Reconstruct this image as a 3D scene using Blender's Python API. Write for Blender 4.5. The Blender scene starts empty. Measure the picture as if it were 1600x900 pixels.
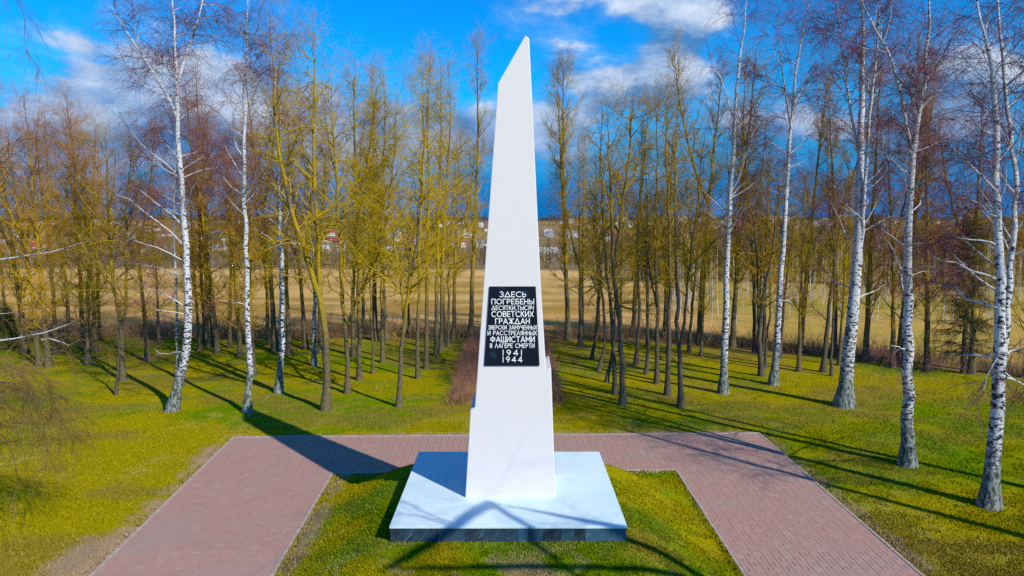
import bpy, bmesh, math, random
import numpy as np
from mathutils import Vector
rad = math.radians
SC = bpy.context.scene
COL = SC.collection

# ------------------------------------------------------------------ camera
F, CAMH = 1105.0, 7.0                       # focal length in photo pixels, camera height above the paving
PITCH = math.atan(109 / F); SP, CP = math.sin(PITCH), math.cos(PITCH)
cam = bpy.data.cameras.new('camera'); cam.sensor_width = 36; cam.lens = 36 * F / 1600
cam.clip_start = 0.1; cam.clip_end = 20000
camo = bpy.data.objects.new('camera', cam); COL.objects.link(camo)
camo.location = (0, 0, CAMH); camo.rotation_euler = (rad(90) - PITCH, 0, 0)
SC.camera = camo

# ------------------------------------------------------------------ sun, sky, exposure
SUN_EL, SUN_AZ = 36.1, 136.5                # azimuth clockwise from +Y
SE = rad(SUN_EL); SA = rad(SUN_AZ)
SUND = np.array([math.sin(SA) * math.cos(SE), math.cos(SA) * math.cos(SE), math.sin(SE)])
sl = bpy.data.lights.new('sun', 'SUN'); sl.energy = 5.0; sl.angle = rad(0.53); sl.color = (1.0, 0.93, 0.82)
so = bpy.data.objects.new('sun', sl); COL.objects.link(so)
so.rotation_euler = Vector(-SUND).to_track_quat('-Z', 'Y').to_euler(); so.location = (20, -20, 40)
vs = SC.view_settings
vs.view_transform = 'Standard'; vs.look = 'None'; vs.exposure = 0.0; vs.gamma = 1.0
SC.cycles.use_denoising = False; SC.cycles.adaptive_threshold = 0.004
SC.cycles.max_bounces = 4; SC.cycles.diffuse_bounces = 2; SC.cycles.sample_clamp_indirect = 2.0; SC.cycles.transparent_max_bounces = 4


class NT:
    """small node-tree helper"""
    def __init__(s, nt): s.nt = nt; nt.nodes.clear()
    def n(s, t, **kw):
        o = s.nt.nodes.new(t)
        for k, v in kw.items(): setattr(o, k, v)
        return o
    def l(s, a, b): s.nt.links.new(a, b)
    def put(s, sock, v):
        if isinstance(v, bpy.types.NodeSocket): s.l(v, sock)
        else: sock.default_value = v
    def m(s, op, a, b=0.0, c=None, clamp=False):
        o = s.n('ShaderNodeMath', operation=op, use_clamp=clamp)
        s.put(o.inputs[0], a); s.put(o.inputs[1], b)
        if c is not None: s.put(o.inputs[2], c)
        return o.outputs[0]
    def mix(s, fac, a, b, bt='MIX'):
        o = s.n('ShaderNodeMix', data_type='RGBA', blend_type=bt)
        s.put(o.inputs[0], fac)
        for k, v in ((6, a), (7, b)):
            if isinstance(v, tuple) and len(v) == 3: v = v + (1,)
            s.put(o.inputs[k], v)
        return o.outputs[2]
    def ss(s, x, lo, hi, a=0.0, b=1.0):
        o = s.n('ShaderNodeMapRange', interpolation_type='SMOOTHSTEP')
        s.put(o.inputs[0], x)
        for k, v in zip((1, 2, 3, 4), (lo, hi, a, b)): s.put(o.inputs[k], v)
        return o.outputs[0]
    def noise(s, vec, scale, detail=4, rough=0.55, dist=0.0):
        o = s.n('ShaderNodeTexNoise'); s.put(o.inputs['Vector'], vec)
        o.inputs['Scale'].default_value = scale; o.inputs['Detail'].default_value = detail
        o.inputs['Roughness'].default_value = rough; o.inputs['Distortion'].default_value = dist
        return o.outputs[0]


def azel(x, y):
    u, v = (x - 800) / F, (y - 450) / F
    d = np.array([u, CP - v * SP, -SP - v * CP]); d /= np.linalg.norm(d)
    return math.atan2(d[0], d[1]), math.asin(d[2])


def build_world():
    w = bpy.data.worlds.new('World'); SC.world = w; w.use_nodes = True
    t = NT(w.node_tree)
    out = t.n('ShaderNodeOutputWorld'); bg = t.n('ShaderNodeBackground'); t.l(bg.outputs[0], out.inputs[0])
    sky = t.n('ShaderNodeTexSky', sky_type='NISHITA')
    sky.sun_disc = False; sky.sun_elevation = SE; sky.sun_rotation = SA
    sky.altitude = 150; sky.air_density = 1.0; sky.dust_density = 0.3; sky.ozone_density = 2.5
    hs = t.n('ShaderNodeHueSaturation'); hs.inputs['Saturation'].default_value = 1.45
    hs.inputs['Value'].default_value = 1.25; hs.inputs['Hue'].default_value = 0.49
    t.l(sky.outputs[0], hs.inputs['Color'])
    tc = t.n('ShaderNodeTexCoord'); D = tc.outputs['Generated']
    sx = t.n('ShaderNodeSeparateXYZ'); t.l(D, sx.inputs[0])
    az = t.m('ARCTAN2', sx.outputs[0], sx.outputs[1]); el = t.m('ARCSINE', sx.outputs[2])
    # cloud coordinates: flatter towards the horizon
    cv = t.n('ShaderNodeCombineXYZ')
    t.l(t.m('MULTIPLY', az, 1.0), cv.inputs[0]); t.l(t.m('MULTIPLY', el, 2.0), cv.inputs[1])
    n1 = t.noise(cv.outputs[0], 6.0, 9, 0.58, 0.25)
    off = t.n('ShaderNodeVectorMath', operation='ADD'); t.l(cv.outputs[0], off.inputs[0]); off.inputs[1].default_value = (0.02, 0.055, 0)
    n2 = t.noise(off.outputs[0], 6.0, 6, 0.55, 0.25)
    blobs = [  # x, y, sx, sy (photo pixels), amount
        (110, 190, 230, 70, .27), (110, 60, 80, 38, .10), (330, 130, 160, 75, .24), (560, 190, 190, 55, .34), (720, 215, 120, 40, .26),
        (930, 0, 190, 40, .24), (1070, 60, 60, 60, .2), (1010, 130, 100, 45, .26), (900, 190, 110, 60, .2), (1510, 130, 60, 50, .28),
        (1180, 200, 150, 60, .16), (1390, 190, 150, 70, .14), (330, 255, 400, 35, .14), (20, 270, 120, 40, .22), (900, 110, 70, 40, .14),
        (610, 60, 120, 75, -.30), (700, 110, 60, 45, -.25), (1250, 90, 120, 80, -.16)]
    acc = None
    for (x, y, bx, by, a) in blobs:
        a0, e0 = azel(x, y)
        da = t.m('MULTIPLY', t.m('SUBTRACT', az, a0), F / bx); de = t.m('MULTIPLY', t.m('SUBTRACT', el, e0), F / by)
        q = t.m('ADD', t.m('MULTIPLY', da, da), t.m('MULTIPLY', de, de))
        g = t.m('MULTIPLY', t.m('EXPONENT', t.m('MULTIPLY', q, -1.0)), a)
        acc = g if acc is None else t.m('ADD', acc, g)
    dens = t.m('ADD', n1, acc)
    mask = t.ss(dens, 0.61, 0.755)
    thin = t.ss(dens, 0.52, 0.72, 0, 0.28)
    lit = t.m('ADD', t.m('MULTIPLY', t.m('SUBTRACT', n1, n2), 3.6), 0.42, clamp=True)
    low = t.ss(el, rad(1.0), rad(11.5), 1, 0)
    K = 9.3
    sc = lambda c: tuple(v * K for v in c)
    deep = t.mix(t.ss(n1, .38, .66), sc((0.001, 0.115, 0.48)), sc((0.004, 0.20, 0.68)))
    clear = t.mix(1.0, hs.outputs[0], (0.05, 0.92, 1.40), 'MULTIPLY')
    base = t.mix(t.m('MULTIPLY', low, 0.93), clear, deep)
    ccol = t.mix(lit, sc((0.07, 0.25, 0.57)), sc((0.72, 0.82, 0.98)))
    ccol = t.mix(t.m('MULTIPLY', low, 0.80), ccol, sc((0.05, 0.23, 0.62)))
    m2 = t.m('MAXIMUM', mask, thin)
    colr = t.mix(t.m('MULTIPLY', m2, 0.95), base, ccol)
    t.l(colr, bg.inputs[0]); bg.inputs[1].default_value = 0.11


build_world()


# ------------------------------------------------------------------ pixel -> place
def g(x, y, z=0.0):                      # where the ray through a photo pixel meets the level z
    u, v = (x - 800) / F, (y - 450) / F
    d = (CAMH - z) / (SP + v * CP)
    return np.array([u * d, d * (CP - v * SP), z])


def at(x, y, Y):                         # where it meets the upright plane at depth Y
    u, v = (x - 800) / F, (y - 450) / F
    d = Y / (CP - v * SP)
    return np.array([u * d, Y, CAMH - d * (SP + v * CP)])


# ------------------------------------------------------------------ numpy noise
def _hash(i, j, s):
    n = (i * 374761393 + j * 668265263 + s * 1442695041) & 0x7fffffff
    n = ((n ^ (n >> 13)) * 1274126177) & 0x7fffffff
    return ((n ^ (n >> 16)) & 0xffff) / 65535.0


def vnoise(x, y, s=0):
    x = np.asarray(x, float); y = np.asarray(y, float)
    i = np.floor(x).astype(np.int64); j = np.floor(y).astype(np.int64); fx = x - i; fy = y - j
    fx = fx * fx * (3 - 2 * fx); fy = fy * fy * (3 - 2 * fy)
    a = _hash(i, j, s); b = _hash(i + 1, j, s); c = _hash(i, j + 1, s); d = _hash(i + 1, j + 1, s)
    return (a * (1 - fx) + b * fx) * (1 - fy) + (c * (1 - fx) + d * fx) * fy


def fbm(x, y, s=0, o=4):
    t = 0; a = .5; n = 0
    for k in range(o):
        t = t + a * vnoise(x * 2 ** k, y * 2 ** k, s + k * 17); n += a; a *= .55
    return t / n


def sstep(x, a, b):
    t = np.clip((x - a) / (b - a), 0, 1); return t * t * (3 - 2 * t)


def lerp(a, b, t): return a + (b - a) * t[..., None]


# ------------------------------------------------------------------ mesh helpers
def mesh_np(name, V, quads=None, tris=None, mat=None, smooth=False, attrs=None):
    me = bpy.data.meshes.new(name)
    V = np.asarray(V, np.float32).reshape(-1, 3)
    q = np.zeros((0, 4), np.int32) if quads is None else np.asarray(quads, np.int32).reshape(-1, 4)
    r = np.zeros((0, 3), np.int32) if tris is None else np.asarray(tris, np.int32).reshape(-1, 3)
    me.vertices.add(len(V)); me.vertices.foreach_set('co', V.ravel())
    li = np.concatenate([q.ravel(), r.ravel()]).astype(np.int32)
    me.loops.add(len(li)); me.loops.foreach_set('vertex_index', li)
    st = np.concatenate([np.arange(len(q)) * 4, len(q) * 4 + np.arange(len(r)) * 3]).astype(np.int32)
    me.polygons.add(len(st)); me.polygons.foreach_set('loop_start', st)
    me.polygons.foreach_set('use_smooth', np.full(len(st), bool(smooth)))
    for k, a in (attrs or {}).items():
        a = np.asarray(a, np.float32)
        if a.ndim == 2:
            at_ = me.attributes.new(k, 'FLOAT_COLOR', 'POINT')
            at_.data.foreach_set('color', np.concatenate([a, np.ones((len(a), 1), np.float32)], 1).ravel())
        else:
            at_ = me.attributes.new(k, 'FLOAT', 'POINT'); at_.data.foreach_set('value', a)
    me.update(calc_edges=True)
    if mat: me.materials.append(mat)
    return me


def link(name, me, parent=None, loc=(0, 0, 0), label=None, cat=None, group=None, kind=None):
    o = bpy.data.objects.new(name, me); COL.objects.link(o)
    o.location = loc
    if parent: o.parent = parent
    if label: o['label'] = label
    if cat: o['category'] = cat
    if group: o['group'] = group
    if kind: o['kind'] = kind
    return o


def thing(name, loc, label, cat, group=None):
    o = link(name, None, None, tuple(float(v) for v in loc), label, cat, group)
    o.empty_display_size = 0.3
    return o


class Batch:
    """collects tubes / boxes, gives one mesh"""
    def __init__(s): s.V = []; s.Q = []; s.T = []; s.A = []; s.n = 0
    def add(s, V, Q=None, T=None, a=0.0):
        V = np.asarray(V, float).reshape(-1, 3); s.V.append(V)
        if Q is not None and len(Q): s.Q.append(np.asarray(Q).reshape(-1, 4) + s.n)
        if T is not None and len(T): s.T.append(np.asarray(T).reshape(-1, 3) + s.n)
        s.A.append(np.broadcast_to(np.asarray(a, float), (len(V),)) if np.ndim(a) < 2 else a)
        s.n += len(V)
    def tubes(s, P, R, k=3, tip=False):
        P = np.asarray(P, float); R = np.asarray(R, float)
        if len(P) == 0: return
        N, n, _ = P.shape
        Tn = np.gradient(P, axis=1); Tn /= np.linalg.norm(Tn, axis=2, keepdims=True) + 1e-9
        mt = np.abs(Tn.mean(1)); ref = np.zeros((N, 3)); ref[np.arange(N), mt.argmin(1)] = 1
        U = np.cross(ref[:, None, :], Tn); U /= np.linalg.norm(U, axis=2, keepdims=True) + 1e-9
        W = np.cross(Tn, U)
        an = np.arange(k) * 2 * math.pi / k
        ring = P[:, :, None, :] + R[:, :, None, None] * (np.cos(an)[None, None, :, None] * U[:, :, None, :] + np.sin(an)[None, None, :, None] * W[:, :, None, :])
        base = (np.arange(N) * n * k)[:, None, None] + (np.arange(n - 1) * k)[None, :, None]
        i = np.arange(k)[None, None, :]; j = (np.arange(k) + 1) % k; j = j[None, None, :]
        Q = np.stack([base + i, base + j, base + k + j, base + k + i], -1)
        if not tip:
            s.add(ring, Q, None, np.repeat(R, k, axis=1).ravel()); return
        # the last ring shrinks to a point
        m = (n - 1) * k + 1
        V = np.concatenate([ring[:, :-1].reshape(N, -1, 3), P[:, -1:, :]], 1)
        base = (np.arange(N) * m)[:, None, None] + (np.arange(n - 2) * k)[None, :, None]
        Q = np.stack([base + i, base + j, base + k + j, base + k + i], -1).reshape(-1, 4)
        b0 = (np.arange(N) * m)[:, None] + (n - 2) * k
        T = np.stack([b0 + i[0], b0 + j[0], np.broadcast_to((np.arange(N) * m + m - 1)[:, None], (N, k))], -1).reshape(-1, 3)
        s.add(V, Q, T, np.concatenate([np.repeat(R[:, :-1], k, axis=1), R[:, -1:]], 1).ravel())
    def box(s, x0, x1, y0, y1, z0, z1, bottom=True):
        V = [(x, y, z) for z in (z0, z1) for y in (y0, y1) for x in (x0, x1)]
        Q = [(4, 5, 7, 6), (0, 1, 5, 4), (1, 3, 7, 5), (3, 2, 6, 7), (2, 0, 4, 6)]
        if bottom: Q.append((0, 2, 3, 1))
        s.add(V, Q)
    def mesh(s, name, mat, smooth=False, attr=None):
        V = np.concatenate(s.V); Q = np.concatenate(s.Q) if s.Q else None; T = np.concatenate(s.T) if s.T else None
        at_ = {attr: np.concatenate(s.A)} if attr else None
        return mesh_np(name, V, Q, T, mat, smooth, at_)


# ------------------------------------------------------------------ materials
def new_mat(name):
    m = bpy.data.materials.new(name); m.use_nodes = True
    t = NT(m.node_tree)
    out = t.n('ShaderNodeOutputMaterial'); b = t.n('ShaderNodeBsdfPrincipled'); t.l(b.outputs[0], out.inputs[0])
    b.inputs['Roughness'].default_value = 0.9; b.inputs['Specular IOR Level'].default_value = 0.2
    return m, t, b


def bump(t, b, h, strength=0.4, dist=0.02):
    n = t.n('ShaderNodeBump'); n.inputs['Strength'].default_value = strength; n.inputs['Distance'].default_value = dist
    t.l(h, n.inputs['Height']); t.l(n.outputs[0], b.inputs['Normal'])


def objvec(t, scale=(1, 1, 1)):
    tc = t.n('ShaderNodeTexCoord'); mp = t.n('ShaderNodeMapping'); mp.inputs['Scale'].default_value = scale
    t.l(tc.outputs['Object'], mp.inputs[0]); return mp.outputs[0]


def m_plain(name, col, rough=0.85, var=0.12, scale=6.0):
    m, t, b = new_mat(name)
    n = t.noise(objvec(t), scale, 5)
    c = t.mix(t.ss(n, .3, .7), tuple(v * (1 - var) for v in col), tuple(min(1, v * (1 + var)) for v in col))
    t.l(c, b.inputs['Base Color']); b.inputs['Roughness'].default_value = rough
    return m


def m_attr(name, attr, var=0.25, scale=40.0, bumpy=0.0, inst=False):
    m, t, b = new_mat(name)
    a = t.n('ShaderNodeAttribute', attribute_name=attr)
    if inst: a.attribute_type = 'INSTANCER'
    gp = t.n('ShaderNodeNewGeometry')
    n = t.noise(gp.outputs['Position'], scale, 5, .65)
    k = t.ss(n, .25, .75, 1 - var, 1 + var)
    hs = t.n('ShaderNodeHueSaturation'); t.l(a.outputs[0], hs.inputs['Color']); t.l(k, hs.inputs['Value'])
    t.l(hs.outputs[0], b.inputs['Base Color']); b.inputs['Specular IOR Level'].default_value = 0.0; b.inputs['Roughness'].default_value = 1.0
    if bumpy: bump(t, b, n, bumpy, 0.05)
    return m


def m_birch(name, dark_base=1.6):
    """white papery bark with black lenticels, rough dark bark towards the root"""
    m, t, b = new_mat(name)
    V = objvec(t)
    a = t.noise(objvec(t, (3.2, 3.2, 6.5)), 2.2, 7, .66)             # short flat scars
    c = t.noise(objvec(t, (3, 3, 26)), 2.0, 4, .6)                # fine horizontal lines
    d = t.noise(objvec(t, (7, 7, 3)), 2.0, 6, .7)                 # plates of the old bark
    sp = t.n('ShaderNodeSeparateXYZ'); t.l(V, sp.inputs[0]); z = sp.outputs[2]
    hgt = t.m('ADD', z, t.m('MULTIPLY', t.m('SUBTRACT', d, .5), 2.6))
    root = t.ss(hgt, dark_base * .35, dark_base * 1.25, 1, 0)
    white = t.mix(t.ss(c, .35, .7), (.50, .50, .52), (.70, .70, .69))
    thr = t.ss(z, 0, 9, .485, .565)
    scar = t.ss(a, thr, t.m('ADD', thr, .035))
    line = t.ss(c, .64, .70, 0, .55)
    dk = t.m('MAXIMUM', scar, line)
    up = t.mix(dk, white, (.035, .03, .03))
    old = t.mix(t.ss(d, .40, .58), (.045, .05, .042), (.27, .30, .26))
    t.l(t.mix(root, up, old), b.inputs['Base Color'])
    bump(t, b, t.m('SUBTRACT', d, t.m('MULTIPLY', scar, .5)), .6, .03)
    return m


def m_branch(name, thick, thin, r0=.006, r1=.02):
    """bark colour goes by the branch's own thickness (attribute rad)"""
    m, t, b = new_mat(name)
    a = t.n('ShaderNodeAttribute', attribute_name='rad')
    n = t.noise(objvec(t, (3, 3, 3)), 2.5, 4, .6)
    f = t.ss(a.outputs['Fac'], r0, r1)
    c2 = t.mix(t.ss(n, .52, .68), thick, tuple(v * .25 for v in thick))
    t.l(t.mix(f, thin, c2), b.inputs['Base Color'])
    return m


def m_lichen(name, bark, lichen, amount=.5, zlo=1.5, zhi=5, ztop=(10, 15), top=(.10, .065, .045)):
    """grey-brown bark overgrown by ochre lichen from zlo upwards, clean young wood in the top"""
    m, t, b = new_mat(name)
    V = objvec(t); sp = t.n('ShaderNodeSeparateXYZ'); t.l(V, sp.inputs[0]); z = sp.outputs[2]
    oi = t.n('ShaderNodeObjectInfo')
    n = t.noise(objvec(t, (1, 1, .6)), 1.1, 5, .6); d = t.noise(objvec(t, (8, 8, 2.5)), 3.0, 6, .7)
    base = t.mix(t.ss(d, .35, .62), tuple(v * .45 for v in bark), tuple(v * 1.35 for v in bark))
    grow = t.m('MULTIPLY', t.ss(z, zlo, zhi, .12, 1), t.ss(n, .62 - amount * .5, .78 - amount * .5))
    li = t.mix(t.ss(d, .3, .7), tuple(v * .7 for v in lichen), tuple(v * 1.25 for v in lichen))
    c = t.mix(grow, base, li)
    c = t.mix(t.ss(z, ztop[0], ztop[1], 0, .85), c, top)
    t.l(c, b.inputs['Base Color']); bump(t, b, d, .6, .03)
    return m


M = {}
M['birch'] = m_birch('birch_bark')
M['birch_branch'] = m_branch('birch_branch_bark', (.58, .57, .57), (.135, .052, .055), .0075, .013)
M['birch_twig'] = m_plain('birch_twig_bark', (.200, .062, .072), .8, .40, 1.0)
M['lichen'] = m_lichen('lichen_bark', (.115, .098, .062), (.36, .24, .006), .48)
M['lichen_twig'] = m_lichen('lichen_twig_bark', (.105, .072, .038), (.44, .295, .004), .62, 0, 2.5, (11, 17), (.34, .20, .05))
M['dark'] = m_lichen('dark_bark', (.085, .075, .06), (.26, .17, .010), .48, 4, 8, (15, 19))
M['dark_twig'] = m_lichen('dark_twig_bark', (.060, .045, .030), (.36, .225, .006), .54, 1.5, 4.5, (11, 17), (.24, .14, .05))
M['rust_twig'] = m_lichen('rust_twig_bark', (.15, .075, .04), (.50, .28, .006), .62, 0, 2.0, (8, 14), (.34, .17, .09))
M['bush_twig'] = m_plain('brown_twig_bark', (.20, .125, .04), .85, .4, 1.0)
M['shrub'] = m_plain('bare_shrub_wood', (.27, .13, .085), .85, .35, 2.0)
M['brush'] = m_plain('dry_brush_wood', (.27, .16, .08), .85, .35, .8)
M['ground'] = m_attr('ground_cover', 'Col', .24, 26.0, .35)
M['grass'] = m_attr('grass_blade', 'Col', .20, 9.0)
M['wood_far'] = m_attr('far_wood', 'Col', .2, .3, inst=True)


def m_white(name, col, mott=(.62, .78, .82), amt=.5, rough=.55):
    m, t, b = new_mat(name)
    n = t.noise(objvec(t), 1.3, 6, .62); n2 = t.noise(objvec(t), 14, 4, .6)
    c = t.mix(t.m('MULTIPLY', t.ss(n, .42, .66), amt), col, mott)
    c = t.mix(t.ss(n2, .6, .75, 0, .12), c, tuple(v * .7 for v in col))
    t.l(c, b.inputs['Base Color']); b.inputs['Roughness'].default_value = rough
    bump(t, b, n2, .12, .01)
    return m


M['shaft'] = m_white('white_painted_concrete', (.700, .665, .650), (.69, .66, .645), .12)
M['plinth_top'] = m_white('plinth_white_paint', (.64, .765, .775), (.48, .69, .72), .55)


def m_granite():
    m, t, b = new_mat('blue_grey_facing')
    oi = t.n('ShaderNodeObjectInfo')
    n = t.noise(objvec(t), 5, 6, .65); v = t.n('ShaderNodeTexVoronoi', feature='DISTANCE_TO_EDGE')
    v.inputs['Scale'].default_value = 3.0
    t.l(objvec(t), v.inputs['Vector'])
    a = t.mix(oi.outputs['Random'], (.014, .013, .022), (.035, .105, .16))
    c = t.mix(t.ss(n, .35, .7), a, t.mix(.5, a, (.04, .11, .15)))
    c = t.mix(t.ss(v.outputs[0], 0, .01, .18, 0), c, (.6, .65, .68))
    t.l(c, b.inputs['Base Color']); b.inputs['Roughness'].default_value = .35; b.inputs['Specular IOR Level'].default_value = .5
    return m


M['granite'] = m_granite()


def m_plaque():
    m, t, b = new_mat('black_slate_plaque')
    n = t.noise(objvec(t), 3.2, 6, .65); n2 = t.noise(objvec(t), 22, 3, .6)
    c = t.mix(t.ss(n, .56, .72, 0, .8), (.006, .008, .018), (.010, .045, .075))
    c = t.mix(t.ss(n2, .72, .78, 0, .6), c, (.45, .5, .52))
    t.l(c, b.inputs['Base Color']); b.inputs['Roughness'].default_value = .4
    return m


M['plaque'] = m_plaque()
M['letter'] = m_plain('white_lettering', (.82, .82, .82), .7, .05)


def m_paver():
    m, t, b = new_mat('concrete_paver')
    oi = t.n('ShaderNodeObjectInfo'); ge = t.n('ShaderNodeNewGeometry')
    r = t.m('FRACT', t.m('ADD', t.m('MULTIPLY', oi.outputs['Random'], 7.31), ge.outputs['Random Per Island']))
    n = t.noise(ge.outputs['Position'], .55, 5, .6); n2 = t.noise(ge.outputs['Position'], 60, 3, .6)
    c = t.mix(r, (.395, .225, .175), (.422, .246, .194))
    c = t.mix(t.ss(r, .90, .95, 0, .35), c, (.43, .33, .20))
    c = t.mix(t.ss(n, .46, .70, 0, .6), c, (.355, .265, .215))
    c = t.mix(t.ss(n2, .35, .65, .14, 0), c, (.22, .16, .15))
    t.l(c, b.inputs['Base Color'])
    return m


M['paver'] = m_paver()
M['bed'] = m_plain('joint_sand', (.07, .045, .04), .95, .3, 8)
M['kerb'] = m_plain('kerb_concrete', (.37, .30, .25), .9, .2, 5)

# ------------------------------------------------------------------ terrain
PX0, PX1 = -2.31, 2.17                 # plinth
PY0, PY1 = 12.88, 17.18
PT = 1.2                               # plinth top above the paving
PROF = np.array([(-400, 0), (44, 0), (60, -.55), (100, -2.5), (180, -6.1), (300, -13), (450, -22), (650, -27), (750, -25), (950, -14.5), (1300, -5.5), (2000, 0), (4000, 9), (9000, 14)], float)
OX0, OX1, IX0, IX1 = -8.56, 8.04, -4.96, 4.64     # paving, before its slight skew
OY1, IY1, PAVE0 = 22.32, 19.12, 4.0


def warp(x, y):
    x = np.asarray(x, float); y = np.asarray(y, float)
    X = np.where(x < 0, x * (1 + .0085 * (y - 17.7)), x)
    return X, y + .027 * x


def unwarp(X, Y):
    y = Y - .027 * X
    x = np.where(X < 0, X / (1 + .0085 * (y - 17.7)), X)
    return x, Y - .027 * x


def paving_mask(X, Y, m=0.0):           # > 0 inside the paving grown by m
    x, y = unwarp(X, Y)
    out = (x > OX0 - m) & (x < OX1 + m) & (y < OY1 + m)
    inn = (x > IX0 + m) & (x < IX1 - m) & (y < IY1 - m)
    return out & ~inn


def mound(X, Y):
    tx = np.maximum(np.maximum((PX0 - X) / 2.35, (X - PX1) / 2.2), 0)
    ty = np.maximum(np.maximum((PY0 - Y) / 7.5, (Y - PY1) / 1.75), 0)
    r = np.clip(np.sqrt(tx * tx + ty * ty), 0, 1)
    return .90 * (1 - (r * r * (3 - 2 * r)) * .6 - r * .4)


def edge(x):                            # where the mown lawn stops
    return 40.5 - .0205 * np.clip(x, 0, 26) ** 2 + 1.2 * (vnoise(x * .2, x * 0 + 3, 5) - .5)


def height(X, Y):
    d = np.hypot(X * .35, Y) * np.sign(Y + 1e-6)
    z = np.interp(Y + 0 * X, PROF[:, 0], PROF[:, 1])
    far = sstep(np.abs(Y) + 0 * X, 150, 600)
    z = z + far * 5 * (fbm(X / 350., Y / 350., 3, 3) - .5) * 2 * sstep(np.abs(Y), 200, 500)
    z = z + .05 * (fbm(X / 3., Y / 3., 9, 3) - .5)
    z = z + mound(X, Y)
    return z


ZG = lambda x, y: float(height(np.array([x]), np.array([y]))[0])
C3 = lambda *c: np.array(c, float)


def cover(X, Y):
    """base colour of the ground and how much grass grows (0..1)"""
    n1 = fbm(X / 5., Y / 5., 21); n2 = fbm(X / 1.3, Y / 1.3, 31); n3 = fbm(X / .35, Y / .35, 41, 3); n4 = fbm(X / 14., Y / 14., 51, 3)
    olive, lush, straw = C3(.285, .240, .003), C3(.110, .200, .001), C3(.37, .29, .05)
    c = lerp(np.broadcast_to(olive, X.shape + (3,)), lush, sstep(n1 * .6 + n2 * .4, .46, .62) * .9)
    c = lerp(c, straw, sstep(n2 * .45 + n3 * .3 + n4 * .25, .48, .66) * .75)
    c = lerp(c, C3(.21, .15, .03), sstep(fbm(X / 2.6, Y / 1.6, 15), .52, .68) * .6)
    right = sstep(X, 6, 14) * (1 - sstep(Y, 34, 40)); c = lerp(c, lush, right * .65 * sstep(n1, .35, .6))
    inner = ((X > -4.7) & (X < 4.5) & (Y < 19)).astype(float); c = lerp(c, lush, inner * .75 * sstep(n1 * .5 + n2 * .5, .36, .56))
    # worn earth along the paving, under the hedges, and on the path between them
    x, y = unwarp(X, Y)
    dl = np.abs(x - OX0 + .30) * np.where((y < OY1), 1, 9)
    di = np.abs(x - IX0 - .35); db = np.abs(y - OY1 - .25); dr = np.abs(x - OX1 - .25)
    dirt = sstep(n2 * .6 + n3 * .4 - dl * .38 - sstep(y, 14, 19) * .22, .20, .40)
    dirt = np.maximum(dirt, .75 * sstep(n2 * .5 + n3 * .5 - di * 1.1, .16, .40) * (y < IY1) * (x < 0))
    dirt = np.maximum(dirt, .6 * sstep(n2 * .5 + n3 * .5 - dr * 1.3, .25, .45) * (y < OY1))
    dirt = np.maximum(dirt, .5 * sstep(n3 - db * 1.4, .25, .5) * (np.abs(x) < 9))
    dirt = np.maximum(dirt, .8 * sstep(n2 * .55 + n3 * .45, .52, .66) * sstep(Y, 13.2, 11.8) * (np.abs(X) < 4.6))
    cp = (np.abs(X - .05) < 1.35) & (Y > 24.5) & (Y < 41); dirt = np.where(cp, .9, dirt)
    soil = C3(.33, .225, .125)
    c = lerp(c, soil, np.clip(dirt, 0, 1)); grass = (1 - .85 * dirt)
    # litter under the trees
    lit = sstep(Y, 23.5, 30) * sstep(n2 * .5 + n4 * .5, .40, .62) * .8
    c = lerp(c, C3(.215, .150, .025), lit); grass = grass * (1 - .4 * lit)
    e = edge(X)
    br = sstep(Y - e + (n2 - .5) * 2.0, -.4, .8)
    brush = lerp(np.broadcast_to(C3(.17, .10, .045), X.shape + (3,)), C3(.27, .18, .05), sstep(n2, .4, .65))
    c = lerp(c, brush, br); grass = grass * (1 - br)
    # stubble field and meadow
    st = fbm(X / 60., Y / 7., 61); st2 = fbm(X / 9., Y / 1.2, 71)
    f = lerp(np.broadcast_to(C3(.60, .345, .105), X.shape + (3,)), C3(.38, .215, .045), sstep(st, .42, .6))
    f = lerp(f, C3(.68, .44, .17), sstep(st2, .50, .70) * .7)
    f = lerp(f, C3(.72, .43, .16), sstep(Y, 90, 150) * .8)
    f = lerp(f, C3(.30, .20, .06), sstep(fbm(X / 18., Y / 9., 65), .56, .70) * .7)
    mead = lerp(np.broadcast_to(C3(.47, .31, .06), X.shape + (3,)), C3(.50, .32, .09), sstep(st2, .4, .65))
    mead = lerp(mead, C3(.33, .28, .03), sstep(st, .5, .65) * .5)
    f = lerp(f, mead, sstep(X - Y * .18, 3, 9))
    c = lerp(c, f, sstep(Y - e, 3.5, 6.5))
    far = lerp(np.broadcast_to(C3(.22, .145, .085), X.shape + (3,)), C3(.34, .24, .09), sstep(fbm(X / 90., Y / 50., 81), .45, .62))
    c = lerp(c, far, sstep(Y + .12 * X * (X < 0) + 14 * (n4 - .5), 178, 190))
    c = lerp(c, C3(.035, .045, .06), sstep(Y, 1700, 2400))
    return c, np.clip(grass, 0, 1)


def axis(lo, hi, fine, far):
    a = list(np.arange(lo, hi + 1e-6, fine)); s = fine
    while a[-1] < far: s *= 1.13; a.append(a[-1] + s)
    return a


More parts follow.
